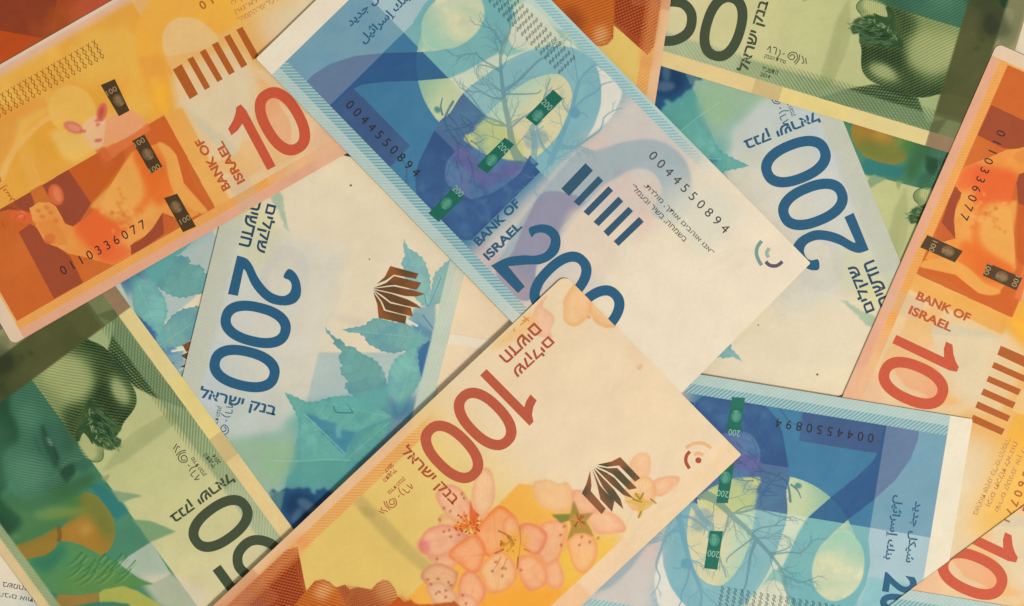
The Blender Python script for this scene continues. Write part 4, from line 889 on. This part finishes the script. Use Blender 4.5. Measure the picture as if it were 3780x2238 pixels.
# ================= green 50, side with the portrait
def green_front():
    D = Design(136); C = Canvas(136, (214, 206, 160), 41)
    I = lambda P: L('i', 'N3', P); S_ = lambda P: L('s', 'N3', P); Dd = lambda P: L('d', 'N6', P); Z = lambda P: L('z', 'N6', P)
    n = C.noise
    C.lay(C.ramp('u', 30, 80), (198, 200, 142), .9); C.lay(1 - C.ramp('u', 22, 52), (226, 208, 174), .9)
    C.lay(C.ramp('u', 66, 100) * (1 - C.box(0, 136, 0, 36)), (178, 190, 134), .7)
    C.lay(np.clip(n(16, 3) * 1.5, 0, 1), (206, 200, 156), .35)
    # long veil band beside the portrait
    C.poly(S_([(1020, 780), (840, 880), (740, 960), (620, 1140), (760, 1080), (1000, 900), (1130, 800)]), (168, 176, 122), .7, .5)
    C.poly(Dd([(640, 100), (700, 130), (560, 620), (500, 640)]), (170, 178, 122), .5, .6)
    # dark zone
    zone = C.box(38, 121, -1, 36.2)
    C.lay(zone, (76, 138, 108))
    C.lay(C.box(88, 121, -1, 36.2), (72, 132, 104)); C.lay(zone * np.clip(n(14, 4) * 1.6, 0, 1), (96, 152, 124), .6)
    C.poly(I([(850, 1170), (1110, 1010), (1250, 1250), (1110, 1320), (1000, 1270)]), (188, 198, 182), .85, .3)
    C.poly(I([(1000, 1270), (1250, 1240), (1500, 1380), (1500, 1600), (1160, 1484)]), (216, 204, 182), .7, 1)
    # fruit and leaves
    C.poly(I([(640, 600), (745, 580), (905, 740), (975, 850), (1040, 930), (1100, 1010), (860, 1170), (780, 1110), (845, 950), (800, 780), (700, 680)]), (84, 146, 118), .97, .1)
    C.poly(I([(640, 600), (745, 580), (905, 740), (940, 790), (850, 860), (790, 790), (720, 690)]), (52, 130, 132), .85, .6)
    C.poly(I([(220, 1130), (330, 1110), (430, 1010), (460, 1010), (600, 1040), (740, 1110), (860, 1165), (1000, 1280), (1125, 1322), (950, 1345), (720, 1385), (600, 1402), (420, 1398), (200, 1300), (100, 1200)]), (92, 150, 96), .98, .1)
    C.lay(C.mask(I([(220, 1130), (330, 1110), (440, 1010), (500, 1080), (420, 1180), (330, 1250), (220, 1180)]), 1.5), (56, 130, 106), .8)
    C.lay(C.mask(I([(500, 1260), (760, 1200), (1100, 1320), (700, 1390), (450, 1390)]), 1.5), (104, 150, 80), .7)
    for k in range(16):
        x = 480 + (k * 97) % 420; yv = 1130 + (k * 53) % 150
        C.stroke(I([(x, yv + 60), (x + 60, yv + 25), (x + 120, yv - 40)]), (.1, .5), (60, 116, 66), .5)
        C.stroke(I([(x + 10, yv + 75), (x + 70, yv + 40), (x + 130, yv - 20)]), (.1, .5), (140, 178, 118), .4)
    fr = C.poly(I([(430, 930), (500, 860), (500, 780), (540, 700), (630, 650), (710, 680), (780, 760), (832, 850), (845, 950), (825, 1030), (790, 1085), (740, 1112), (690, 1085), (600, 1040), (500, 1010), (452, 1010)]), (158, 138, 62), .98, 0)
    for P, col, al in [([(430, 930), (600, 850), (720, 900), (700, 1080), (560, 1020), (450, 1010)], (184, 134, 54), .9), ([(560, 730), (650, 650), (780, 750), (845, 900), (830, 980), (740, 950), (680, 850)], (124, 134, 64), .85), ([(690, 1000), (800, 1000), (760, 1110), (690, 1090)], (172, 134, 50), .8)]:
        C.lay(C.mask(catmull(I(P)), 1.6) * fr, col, al)
    C.lay(C.mask(catmull(I([(590, 910), (640, 890), (665, 930), (620, 970)])), 1.4) * fr, (196, 164, 84), .8)
    C.poly(I([(130, 1030), (300, 970), (425, 895), (442, 980), (400, 1065), (330, 1112), (200, 1140), (60, 1100)]), (164, 130, 54), .97, 0); C.stroke(I([(425, 900), (438, 960), (430, 1000)]), 1.2, (140, 92, 36), .6)
    C.poly(I([(-100, 900), (80, 1030), (160, 1025), (300, 965), (430, 890), (540, 840), (600, 790), (590, 720), (600, 660), (300, 700), (-100, 700)]), (84, 134, 78), .96, 1.3)
    C.poly(I([(240, 800), (340, 745), (480, 760), (640, 770), (560, 820), (400, 850), (280, 850)]), (132, 152, 76), .8, .8)
    C.poly(I([(-50, 860), (60, 900), (160, 980), (100, 1000), (-50, 940)]), (120, 156, 116), .5, .6)
    C.poly(I([(720, 1392), (760, 1362), (900, 1336), (1000, 1370), (1170, 1470), (1240, 1600), (740, 1600)]), (182, 182, 88), .95, .1)
    C.poly(I([(420, 1398), (600, 1402), (718, 1382), (722, 1460), (560, 1600), (380, 1600)]), (168, 132, 66), .95, .1)
    C.poly(I([(540, 1484), (700, 1455), (820, 1452), (945, 1468), (1000, 1700), (500, 1700)]), (66, 136, 112), .95, .1)
    C.poly(I([(812, 635), (900, 652), (980, 662), (1045, 680), (960, 700), (900, 726), (870, 720)]), (134, 166, 130), .9, .08); C.poly(I([(735, 545), (805, 518), (790, 560), (770, 580)]), (150, 164, 116), .8, .1)
    C.poly(I([(960, 848), (1100, 862), (1200, 900), (1285, 940), (1180, 982), (1090, 1020), (1030, 920)]), (126, 166, 124), .95, .08)
    # portrait
    O = lambda P: L('o', 'N3', P)
    every = C.box(-1, 137, -1, 72); right = C.box(-1, 137, 36.2, 72); left = C.box(-1, 137, -1, 36.2)
    face = C.mask(catmull(O([(395, 150), (440, 180), (500, 208), (560, 262), (600, 330), (640, 390), (665, 440), (668, 490), (650, 530), (610, 580), (590, 620), (570, 650), (520, 700), (505, 735), (498, 765), (470, 777), (440, 770), (390, 790), (365, 850), (320, 890), (270, 915), (180, 935), (100, 935), (40, 860), (-200, 700), (-300, 400), (-100, 200), (150, 100), (300, 60)])))
    face = face + C.mask(O([(-700, 900), (40, 900), (100, 600), (-100, -400), (-900, -400)])) * left; face = np.clip(face, 0, 1)
    C.lay(face * right, (152, 168, 110), .97); C.lay(face * left, (74, 128, 104), .75)
    def sh(f, P, col, al, so, clip=None):
        C.lay(C.mask(catmull(f(P)), so) * (face if clip is None else clip), col, al)
    def shp(f, P, wd, col, al, so, clip=None):
        mk = np.zeros((C.h, C.w)); C.stroke(f(P), wd, None, m=mk); C.lay(blur(mk, so * PPM) * (face if clip is None else clip), col, al)
    sh(O, [(200, 330), (300, 250), (400, 290), (410, 400), (340, 470), (260, 430)], (180, 188, 128), .85, 2.0)
    shp(O, [(330, 180), (440, 220), (500, 290), (530, 340)], (6, 5), (96, 118, 72), .7, 2.0)
    shp(O, [(500, 290), (505, 370), (490, 430), (440, 480), (390, 550), (350, 620), (365, 670)], (4.5, 4), (98, 120, 74), .7, 1.7)
    shp(O, [(440, 190), (520, 240), (585, 320), (630, 395)], (4.0, 3.0), (84, 108, 68), .75, 1.2)
    shp(O, [(600, 350), (650, 440), (655, 490), (600, 585)], 2.6, (104, 128, 80), .8, .8)
    sh(O, [(540, 370), (600, 380), (630, 440), (600, 480), (550, 460)], (176, 188, 136), .75, 1.8)
    shp(O, [(510, 400), (530, 480), (560, 530)], 3.0, (90, 116, 72), .75, 1.0)
    shp(O, [(380, 330), (420, 380), (400, 450)], 3.0, (178, 188, 130), .5, 1.6)
    sh(O, [(495, 400), (545, 455), (600, 500), (650, 520), (640, 565), (600, 605), (545, 570), (480, 515), (455, 470)], (84, 108, 66), .8, 1.3)
    sh(O, [(300, 540), (350, 500), (400, 520), (385, 600), (360, 670), (320, 600)], (96, 120, 72), .7, 1.6)
    # line engraving that follows the cheek and the chin
    dk = np.clip(1.5 - C.img.mean(2) * 2.3, 0.12, 1)
    C.lay(face * right * C.lines(-44, .8, .5, .9) * np.clip(dk * 1.25 + .08, 0, 1), (28, 54, 30), .9)
    C.lay(face * right * C.lines(-58, .62, .5, .6) * np.clip(dk - .2, 0, 1), (34, 62, 34), .4)
    # nose
    nose = C.poly(O([(383, 672), (392, 645), (408, 630), (432, 648), (450, 680), (480, 705), (506, 730), (503, 760), (480, 776), (440, 770), (410, 740), (387, 700)]), (188, 194, 134), .97, .12, True)
    C.lay(nose * C.mask(O([(470, 700), (520, 730), (510, 790), (440, 780), (480, 750)]), .6), (128, 146, 96), .8)
    C.lay(nose * C.lines(70, .6), (110, 130, 84), .3)
    C.stroke(O([(504, 725), (506, 748), (496, 770), (470, 778), (440, 771)]), .28, (66, 98, 66), .8)
    C.stroke(O([(384, 670), (396, 640), (412, 630), (436, 655), (452, 685)]), (.9, .5), (48, 84, 52), .8)
    # moustache
    mus = C.poly(O([(425, 482), (450, 474), (470, 500), (505, 520), (540, 562), (592, 612), (566, 648), (592, 672), (584, 700), (535, 718), (500, 704), (470, 690), (446, 668), (430, 640), (408, 626), (388, 640), (378, 680), (368, 660), (380, 610), (405, 560)]), (58, 92, 54), .95, .25, True, .5, ragmm=1.2)
    sh(O, [(520, 560), (600, 620), (560, 650), (600, 670), (580, 720), (520, 700)], (84, 116, 72), .75, .7, mus)
    sh(O, [(470, 540), (540, 590), (540, 650), (480, 640)], (40, 76, 46), .8, .8, every)
    pth = catmull(O([(432, 515), (436, 560), (442, 600), (470, 640), (500, 680), (540, 695), (570, 690)]), False, 8)
    for q_ in pth:
        for k in range(1):
            a = C.rng.rand() * 6.28; q2 = q_ + C.rng.normal(0, .45, 2)
            C.stroke([q2, q2 + np.array([math.cos(a), math.sin(a)]) * .9], .26, (176, 190, 156) if C.rng.rand() < .5 else (130, 152, 112), .6)
    for k in range(40):
        a, b = C.rng.rand(2); p = (450 + 100 * a + 20 * b, 520 + 150 * a + 40 * b)
        C.stroke(O([p, (p[0] + 14, p[1] + 10)]), .2, (30, 60, 36), .6)
    for k in range(150):
        a, b = C.rng.rand(2); p = np.array([440 + 95 * a + 45 * b, 500 + 165 * b + 25 * a]); w_ = C.rng.uniform(14, 30)
        C.stroke(O([tuple(p), tuple(p + np.array([w_ * .7, w_ * .35])), tuple(p + np.array([w_, w_ * .9]))]), (.26, .1), [(34, 66, 40), (92, 124, 84), (120, 146, 106)][C.rng.randint(3)], .55, clip=np.clip(mus * 1.3, 0, 1))
    for k in range(26):                     # loose hairs at the tip
        p = np.array([545, 690]) + C.rng.normal(0, 14, 2); C.stroke(O([tuple(p), tuple(p + np.array([26, 6]) + C.rng.normal(0, 9, 2))]), (.24, .08), (70, 108, 70), .6)
    # mouth line and philtrum shade
    sh(O, [(395, 600), (425, 560), (430, 500), (405, 520), (370, 600)], (84, 110, 64), .7, .6, every)
    # brow, eye and temples in the blue-green block
    sh(O, [(180, 620), (230, 570), (310, 600), (340, 680), (300, 760), (230, 740), (170, 690)], (64, 116, 98), .85, 2.0, left)
    sh(O, [(198, 612), (215, 596), (232, 640), (262, 690), (290, 760), (276, 812), (245, 762), (220, 700)], (44, 88, 70), .9, .7, left)
    C.stroke(O([(205, 600), (228, 650), (262, 705), (282, 760)]), (.3, .8), (36, 76, 60), .65)
    sh(O, [(228, 655), (248, 668), (262, 700), (240, 690)], (150, 178, 158), .8, .35, left)
    C.stroke(O([(170, 660), (200, 730), (260, 790)]), .6, (56, 106, 88), .5)
    sh(O, [(288, 822), (318, 800), (362, 786), (368, 826), (345, 856), (326, 884), (304, 850)], (40, 82, 62), .92, .5, left)
    sh(O, [(360, 790), (440, 765), (460, 790), (400, 830)], (60, 112, 88), .7, .9, left)
    C.stroke(O([(210, 868), (270, 845), (300, 820), (330, 770), (400, 760)]), .4, (120, 160, 136), .3)
    sh(O, [(90, 500), (160, 480), (190, 560), (170, 620), (100, 600)], (96, 150, 126), .75, 2.0, left)
    sh(O, [(60, 780), (160, 740), (240, 830), (160, 910), (70, 890)], (98, 150, 126), .8, 2.0, left)
    sh(O, [(300, 560), (350, 640), (370, 700), (330, 740), (300, 660)], (54, 106, 84), .7, 1.2, left)
    sh(O, [(-60, 430), (40, 425), (50, 520), (90, 620), (86, 680), (40, 710), (10, 760), (30, 900), (0, 950), (110, 1080), (-90, 1120)], (38, 84, 58), .92, 1.1, every)
    sh(O, [(20, 930), (140, 950), (260, 900), (380, 850), (470, 830), (440, 900), (330, 960), (200, 1010), (80, 1010)], (66, 116, 76), .85, 1.2, every)
    C.lay(face * left * C.lines(-44, .78, .45, .9), (36, 82, 64), .4); C.lay(face * right * C.lines(-100, .8, .5, .6) * np.clip(dk * 1.3 - .35, 0, 1), (30, 56, 32), .5)
    C.lay(face * left, (100, 140, 104), .14)
    # collar and garment in a woven mesh
    gm = C.mask(catmull(O([(560, 80), (640, 60), (760, 240), (880, 400), (975, 530), (900, 515), (860, 500), (770, 465), (690, 425), (655, 405), (610, 345), (560, 270), (528, 225), (545, 150)])), .15) * C.box(0, 137, 0, 71)
    C.lay(gm, (112, 132, 86), .97)
    sh(O, [(560, 100), (620, 130), (700, 230), (720, 290), (660, 290), (600, 300), (545, 220)], (92, 118, 72), .85, .8, gm)
    sh(O, [(540, 220), (600, 300), (660, 395), (620, 360), (560, 270)], (44, 74, 46), .95, .5, every)
    sh(O, [(600, 230), (650, 290), (740, 300), (700, 340), (640, 330)], (66, 94, 58), .85, .8, gm)
    sh(O, [(640, 150), (690, 200), (720, 250), (680, 240)], (138, 158, 112), .7, .8, gm)
    sh(O, [(640, 340), (720, 330), (780, 400), (740, 430), (680, 400)], (84, 110, 68), .75, 1, gm)
    l1, l2 = C.lines(-10, .78, .5, .5), C.lines(-72, .78, .5, .5)
    C.lay(gm * np.clip(l1 * 1.3, 0, 1), (30, 58, 34), .45); C.lay(gm * np.clip(l2 * 1.3, 0, 1), (30, 58, 34), .45); C.lay(gm * (1 - l1) * (1 - l2), (176, 188, 140), .4)
    C.poly(O([(565, 105), (530, 222), (440, 180), (385, 150), (470, 85), (500, 70)]), (160, 178, 126), .92, .15)
    C.poly(O([(470, 60), (580, 20), (660, 40), (640, 110), (572, 104)]), (96, 112, 70), .85, .3)
    # dark strip across
    stp = C.box(119.4, 130, -1, 62, .12)
    C.lay(stp, (92, 96, 56), .92); C.lay(stp * (1 - C.ramp('v', 12, 46)), (58, 74, 48), .9); C.lay(stp * np.clip(n(9, 3) * 1.5, 0, 1), (112, 110, 70), .5)
    allm = C.box(0, 137, -1, 71)
    sh(Z, [(650, 380), (760, 280), (880, 380), (960, 480), (960, 640), (860, 740), (760, 750), (660, 680), (600, 580)], (58, 68, 46), .9, .6, allm)
    sh(Z, [(520, 820), (640, 840), (620, 920), (540, 900)], (74, 84, 46), .8, .6, allm); sh(Z, [(400, 1040), (500, 1040), (520, 1090), (430, 1100)], (66, 78, 48), .8, .6, allm)
    C.lay(C.box(130, 134.4, -1, 16, .2), (104, 128, 84), .9)
    sh(Z, [(1000, -300), (1800, -300), (1500, 350), (1380, 760), (1300, 880), (1150, 1015), (960, 930), (1100, 740), (1200, 560), (1270, 380), (1250, 200), (1000, 120)], (42, 76, 52), .95, .3, allm)
    C.lay(C.box(135.2, 137, 14, 72, .3), (198, 176, 140), .8); C.lay(C.box(130, 137, 19, 62, .5), (150, 146, 108), .85)
    sh(S_, [(-40, 380), (60, 400), (110, 480), (80, 540), (0, 560), (-60, 520)], (72, 78, 54), .55, 1.2, allm)
    C.lay(C.box(88, 119.4, -1, 8, 3), (50, 96, 70), .6); C.lay(C.box(84, 119.4, 8, 22, 4), (96, 154, 124), .35)
    # margins
    C.lay(C.box(16, 119.4, 62.0, 66.8, .15), (150, 172, 130), .75); C.lay(C.box(16, 62, 61.5, 66.8, .6), (186, 196, 160), .75); C.lay(C.box(16, 131, 61.4, 66.8, .1) * C.lines(40, .85, .5), (104, 130, 96), .22)
    C.lay(C.box(60, 119.4, 60.5, 66.8, .3) * C.lines(40, .85, .5) * C.ramp('u', 66, 84), (70, 104, 70), .35); C.lay(C.box(119.4, 130.6, 61, 66.8), (104, 112, 76), .7)
    C.lay(C.box(14, 119.4, 66.8, 72), (228, 210, 138)); C.lay(C.box(119.4, 130.5, 66.8, 72), (158, 132, 102)); C.lay(C.box(0, 68, 66.8, 72), (226, 200, 146), .8); C.lay(C.box(68, 76, 66.8, 72), (202, 180, 128), .8); C.lay(C.box(96, 119.4, 66.8, 72, .5), (222, 206, 150), .6)
    C.lay(C.box(0, 38, 64, 72, 3), (226, 212, 180), .6)
    C.lay(C.box(16, 120, 0, 5.0, .1), (158, 176, 132)); C.lay(C.box(16, 120, -1, 2.6, .1), (218, 196, 146)); C.lay(C.box(52, 60, -1, 2.6, .1), (196, 176, 134)); C.lay(C.box(16, 120, 2.6, 5.0) * C.lines(-40, .85, .5), (140, 160, 120), .4)
    C.grain(.022)
    # parts
    c0 = I([(1612, 880)])[0]
    D.add('digit', zero(c0, 12.3, 19.8, 2.75), 'ink_green')
    st5 = catmull([(-4.6, 8.0), (-2.4, 8.6), (1.2, 7.6), (4.0, 5.0), (4.7, 2.0), (3.6, -1.4), (.6, -3.2), (-3.4, -2.6)], False, 6)
    five = [(4.0, -9.9), (-5.4, -9.9), (-5.8, .6)]
    off = c0 + np.array([-13.6, .2])
    T_ = np.gradient(st5, axis=0); T_ /= np.hypot(T_[:, 0], T_[:, 1])[:, None]; Nn = np.stack([-T_[:, 1], T_[:, 0]], 1)
    outer = (st5 - Nn * 1.4); inner = (st5 + Nn * 1.4)
    P5 = np.vstack([outer, inner[::-1]]) + off
    D.add('digit', fill([P5]), 'ink_green')
    D.add('digit', fill([(np.array([(4.2, -9.9), (-5.2, -9.9), (-5.9, -.4), (-5.6, -1.2), (-2.6, -1.4), (-2.5, -4), (-2.4, -7.1), (4.2, -7.1)]) + off)]), 'ink_green')
    D.text('inscription', rev('בנק ישראל'), I([(1475, 690)])[0], 21.0, 4.2, 'ink_green', -90, .026)
    sign(D, I([(1362, 432)])[0], 'ink_green', I([(1455, 462)])[0], (I([(1535, 420)])[0], I([(1582, 412)])[0], '2014'))
    return D, C
# ------------------------------------------------------------------ inks
INK = dict(ink_blue=(34, 94, 132), ink_navy=(34, 70, 104), ink_slate=(46, 88, 118), ink_black=(38, 34, 40), ink_grey=(72, 72, 76), ink_teal=(40, 74, 78), ink_sage=(120, 160, 150), ink_mint=(156, 184, 170),
           ink_plum=(92, 86, 110), ink_brick=(190, 90, 62), ink_rust=(178, 78, 48), ink_apricot=(238, 186, 138), ink_brown=(182, 94, 32), ink_red=(206, 88, 58), ink_redbrown=(196, 92, 44), ink_ochre=(150, 92, 28),
           ink_tan=(192, 132, 92), ink_green=(64, 78, 56), ink_bronze=(150, 88, 42), ink_bronze_dark=(116, 92, 62))
for k, c in INK.items():
    M[k] = new_mat(k, c, ink=True, rough=.5, weave=1300 if k in ('ink_brick', 'ink_blue', 'ink_rust') else 0)
def foil(k, c, r=.35): M[k] = new_mat(k, c, rough=r, spec=.5, ink=True, metal=.35, weave=1900)
foil('foil_green', (20, 112, 96)); foil('foil_mid', (62, 146, 126)); foil('foil_pale', (150, 200, 178)); foil('foil_brown', (84, 62, 34)); foil('foil_umber', (124, 96, 62)); foil('foil_tan', (190, 160, 112)); foil('foil_soft', (92, 164, 144)); foil('foil_dust', (150, 122, 84))
M['ink_bronze'].node_tree.nodes['Principled BSDF'].inputs['Metallic'].default_value = .15
for k, c2 in (('ink_bronze', (104, 72, 40)), ('ink_bronze_dark', (84, 78, 52))):
    nt = M[k].node_tree; mx = [n for n in nt.nodes if n.type == 'MIX'][0]
    n2 = nt.nodes.new('ShaderNodeTexNoise'); n2.inputs['Scale'].default_value = 130; n2.inputs['Detail'].default_value = 1
    cr2 = nt.nodes.new('ShaderNodeValToRGB'); a_, b_ = (INK['ink_bronze'], c2) if k == 'ink_bronze' else ((146, 90, 54), c2)
    cr2.color_ramp.elements[0].position = .4; cr2.color_ramp.elements[1].position = .6
    for e_, cc in zip(cr2.color_ramp.elements, (a_, b_)): e_.color = (*[((q / 255 + .055) / 1.055) ** 2.4 for q in cc], 1)
    tc2 = nt.nodes.new('ShaderNodeTexCoord'); nt.links.new(tc2.outputs['Object'], n2.inputs['Vector']); nt.links.new(n2.outputs['Fac'], cr2.inputs['Fac']); nt.links.new(cr2.outputs['Color'], mx.inputs['A'])
M['paper_back'] = new_mat('paper_back', (232, 222, 200))

for nm, fn in (('200B', blue_back), ('200F', blue_front), ('100F', orange_front), ('100B', orange_back), ('50F', green_front)):
    D, C = fn()
    DES[nm] = D
    C.tone(*{'200B': (1.04, .94, .66), '200F': (1.07, .95, .7), '100F': (1.05, .95, .7), '100B': (1.03, 1.02, .66), '50F': (1.16, .86, .68, 1.0)}[nm])
    M['print_' + nm] = new_mat('printed_paper_' + nm, img=C.image('print_' + nm), rough=.6, spec=.2)
    del C

# ------------------------------------------------------------------ laying the notes
LAYER = .00030; THK = .00010
def world(p): return ((p[0] - 1890) * PX, (1119 - p[1]) * PX)
def smooth(t): t = min(1, max(0, t)); return t * t * (3 - 2 * t)

def lay_note(key, des, layer, label, rise=(0, 0, 0, 0), bow=0.0, corner=2.2, cut=None, corners=None, skip=()):
    """rise: how far (mm) the edges u=0, u=W, v=0, v=H stand off the pile; cut: image line (p, q) keeping the side to its right"""
    D = DES[des]; W, cn = NOTE[key]; W_ = D.W
    rnd = random.Random(sum(map(ord, key)) * 7)
    z0 = layer * LAYER
    ph = [rnd.uniform(0, 6.28) for _ in range(4)]
    def hz(u, v):
        e = 0
        for r_, d in zip(rise, (u, W_ - u, v, H - v)):
            if r_: e += r_ * (1 - smooth(d / 9.0)) ** 1.0
        return z0 + 1e-3 * (e + bow * math.sin(math.pi * u / W_) * .5 + .02 * math.sin(u / 17 + ph[0]) * math.sin(v / 13 + ph[1]))
    ctr = world(bil((W, cn), W_ / 2, H / 2))
    root = bpy.data.objects.new('banknote', None); COL.objects.link(root)
    root.location = (ctr[0], ctr[1], z0); root.empty_display_size = .01
    root['label'] = label; root['category'] = 'banknote'; root['group'] = 'banknotes spread in an overlapping pile'
    G = 3.0
    cache = {}
    def node(i, j):
        if (i, j) not in cache: cache[i, j] = hz(min(W_, max(0, i * G)), min(H, max(0, j * G)))
        return cache[i, j]
    def hb(u, v):
        i = math.floor(u / G + 1e-6); j = math.floor(v / G + 1e-6); a = u / G - i; b = v / G - j
        return node(i, j) * (1 - a) * (1 - b) + node(i + 1, j) * a * (1 - b) + node(i, j + 1) * (1 - a) * b + node(i + 1, j + 1) * a * b
    def pos(u, v, dz):
        p = world(bil((W, cn), u, v))
        return (p[0] - ctr[0], p[1] - ctr[1], hb(u, v) - z0 + dz)
    def finish(bm, name, mats, uv=False, kind=None, trim=True):
        me = bpy.data.meshes.new(name); bm.to_mesh(me); bm.free()
        for mm in mats: me.materials.append(mm)
        o = bpy.data.objects.new(name, me); COL.objects.link(o); o.parent = root
        if kind: o['kind'] = kind
        return o
    def do_cut(bm):
        if cut is None: return
        a = Vector((*world(cut[0]), 0)) - Vector((ctr[0], ctr[1], 0)); b = Vector((*world(cut[1]), 0)) - Vector((ctr[0], ctr[1], 0))
        d = (b - a).normalized(); nrm = Vector((-d.y, d.x, 0))       # remove what lies on +nrm
        bmesh.ops.bisect_plane(bm, geom=bm.verts[:] + bm.edges[:] + bm.faces[:], plane_co=a, plane_no=nrm, clear_outer=True)
    # paper: a thin sheet with rounded, slightly worn corners
    bm = bmesh.new(); uvl = bm.loops.layers.uv.new('print')
    t = np.linspace(0, math.pi / 2, 6); out = []
    cr = corners or [.5, .5, .5, .5]      # (W,H) (0,H) (0,0) (W,0)
    for (cx, cy, a0, r) in ((W_, H, 0, cr[0]), (0, H, math.pi / 2, cr[1]), (0, 0, math.pi, cr[2]), (W_, 0, 3 * math.pi / 2, cr[3])):
        sx = -1 if cx else 1; sy = -1 if cy else 1
        for a in t: out.append((cx + sx * r + r * math.cos(a0 + a), cy + sy * r + r * math.sin(a0 + a)))
    vs = [bm.verts.new((u, v, 0)) for u, v in out]; bm.faces.new(vs)
    def grid(bm):
        us = [v.co.x for v in bm.verts]; ws = [v.co.y for v in bm.verts]
        if not us: return
        for ax, lo, hi in ((0, min(us), max(us)), (1, min(ws), max(ws))):
            k = math.floor(lo / G) + 1
            while k * G < hi - 1e-6:
                co = [0, 0, 0]; co[ax] = k * G; no = [0, 0, 0]; no[ax] = 1
                bmesh.ops.bisect_plane(bm, geom=bm.verts[:] + bm.edges[:] + bm.faces[:], plane_co=co, plane_no=no, dist=1e-5)
                k += 1
    grid(bm)
    for f in bm.faces:
        for l in f.loops: l[uvl].uv = (l.vert.co.x / W_, l.vert.co.y / H)
    bmesh.ops.triangulate(bm, faces=bm.faces[:])
    for v in bm.verts: v.co = pos(v.co.x, v.co.y, 0)
    do_cut(bm)
    for f in bm.faces:
        if f.normal.z < 0: f.normal_flip()
        f.smooth = True
    ext = bmesh.ops.extrude_face_region(bm, geom=bm.faces[:])
    newf = [g for g in ext['geom'] if isinstance(g, bmesh.types.BMFace)]
    for v in {v for f in newf for v in f.verts}: v.co.z -= THK
    for f in newf: f.normal_flip(); f.material_index = 1
    for f in bm.faces:
        f.normal_update()
        if abs(f.normal.z) < .5: f.material_index = 1; f.smooth = False
    be = [e for e in bm.edges if len(e.link_faces) == 2 and {abs(e.link_faces[0].normal.z) < .5, abs(e.link_faces[1].normal.z) < .5} == {True, False}]
    bmesh.ops.split_edges(bm, edges=be)
    finish(bm, 'paper', [M['print_' + des], M['paper_back']])
    # printed relief parts
    for (name, V, F, mat, lift, kind) in D.parts:
        if name in skip: continue
        pw = [bil((W, cn), *V[i]) for i in (0, len(V) // 2, len(V) - 1)] + [bil((W, cn), *V.mean(0))]
        if all(p[0] < -120 or p[0] > 3900 or p[1] < -120 or p[1] > 2358 for p in pw): continue
        bm = bmesh.new(); vv = [bm.verts.new((x, y, 0)) for x, y in V]
        for f in F:
            if len(set(f)) > 2:
                try: bm.faces.new([vv[i] for i in f])
                except ValueError: pass
        grid(bm)
        bmesh.ops.triangulate(bm, faces=bm.faces[:])
        for v in bm.verts: v.co = pos(v.co.x, v.co.y, .000012 * lift + .000014)
        do_cut(bm)
        bm.normal_update()
        for f in bm.faces:
            if f.normal.z < 0: f.normal_flip()
        if not bm.faces: bm.free(); continue
        finish(bm, name, [M[mat]], kind='stuff' if name == 'wavy_relief_marks' else None)
    return root

# tabletop under the pile
def tabletop():
    m = new_mat('pale_table', (228, 214, 190), rough=.5)
    bm = bmesh.new(); bmesh.ops.create_cube(bm, size=1)
    for v in bm.verts: v.co = (v.co.x * .9, v.co.y * .6, v.co.z * .02 - .01)
    bmesh.ops.bevel(bm, geom=bm.edges[:], offset=.003, segments=2, affect='EDGES')
    me = bpy.data.meshes.new('tabletop'); bm.to_mesh(me); bm.free(); me.materials.append(m)
    o = bpy.data.objects.new('tabletop', me); COL.objects.link(o); o['kind'] = 'structure'
tabletop()
CUT = ((3280, 2238), (3780, 1867))
lay_note('N14', '200B', 4.4, 'blue 200 note showing only two upside-down poem lines, in the lower left corner')
lay_note('N17', '100B', 2.2, 'pale sliver of a note behind the green note, in the top right corner')
lay_note('N13', '200F', 5.4, 'blue 200 note showing leaves and brown emblem tips between the green and leaf notes')
lay_note('N15', '100F', 7.8, 'dark red-orange 100 note tucked under the top left note')
lay_note('N16', '50F', 1.4, 'green 50 note with olive fruit and half a moustached face, wedged at right centre')
lay_note('N7', '200F', 2.2, 'blue 200 note with upside-down numeral, to the right of the centre note', rise=(0, 0, 0, .05))
lay_note('N6', '50F', 3.1, 'green 50 note with moustached portrait, at the upper right', rise=(0, 0, 0, .06))
lay_note('N9', '100B', 4.0, 'orange 100 note standing upright with gazelle and serial number, at the right edge', rise=(0, 0, 0, .06), corners=[.5, 1.8, 1.0, .5])
lay_note('N8', '200B', 5.0, 'blue 200 note with Arabic lettering and large figure two, at the lower right', rise=(.05, 0, 0, .4))
lay_note('N10', '100F', 5.9, 'orange 100 note with yellow point, behind the centre note at the top', rise=(0, 0, 0, .06), skip=('emblem_page',))
lay_note('N5', '200F', 6.8, 'blue 200 note with brown book emblem and maple leaves, left of centre', rise=(0, 0, .04, .08))
lay_note('N3', '50F', 7.6, 'green 50 note with portrait and orange fruit, at the lower left', rise=(0, 0, .04, .1))
lay_note('N4', '100B', 8.6, 'orange 100 note with two gazelles, at the upper left', rise=(.05, 0, .05, .16), corners=[.5, 1.8, 1.5, .5])
lay_note('N1', '200B', 11.2, 'blue 200 note with bare tree and blank cream end, lying across the centre', rise=(.05, .04, .03, .34))
lay_note('N2', '100F', 13.2, 'orange 100 note with blossom and book emblem, at the bottom centre, topmost of the pile', rise=(.03, 0, .03, .08), corners=[.5, 2.4, .4, .5])
lay_note('N11', '100B', 5.6, 'orange 100 note cut off diagonally, showing red numeral 10, in the bottom right corner', cut=CUT)
lay_note('N12', '200B', 6.4, 'striped blue edge of a 200 note along the bottom right corner', rise=(0, 0, 0, .08), cut=CUT)
bpy.context.view_layer.update()
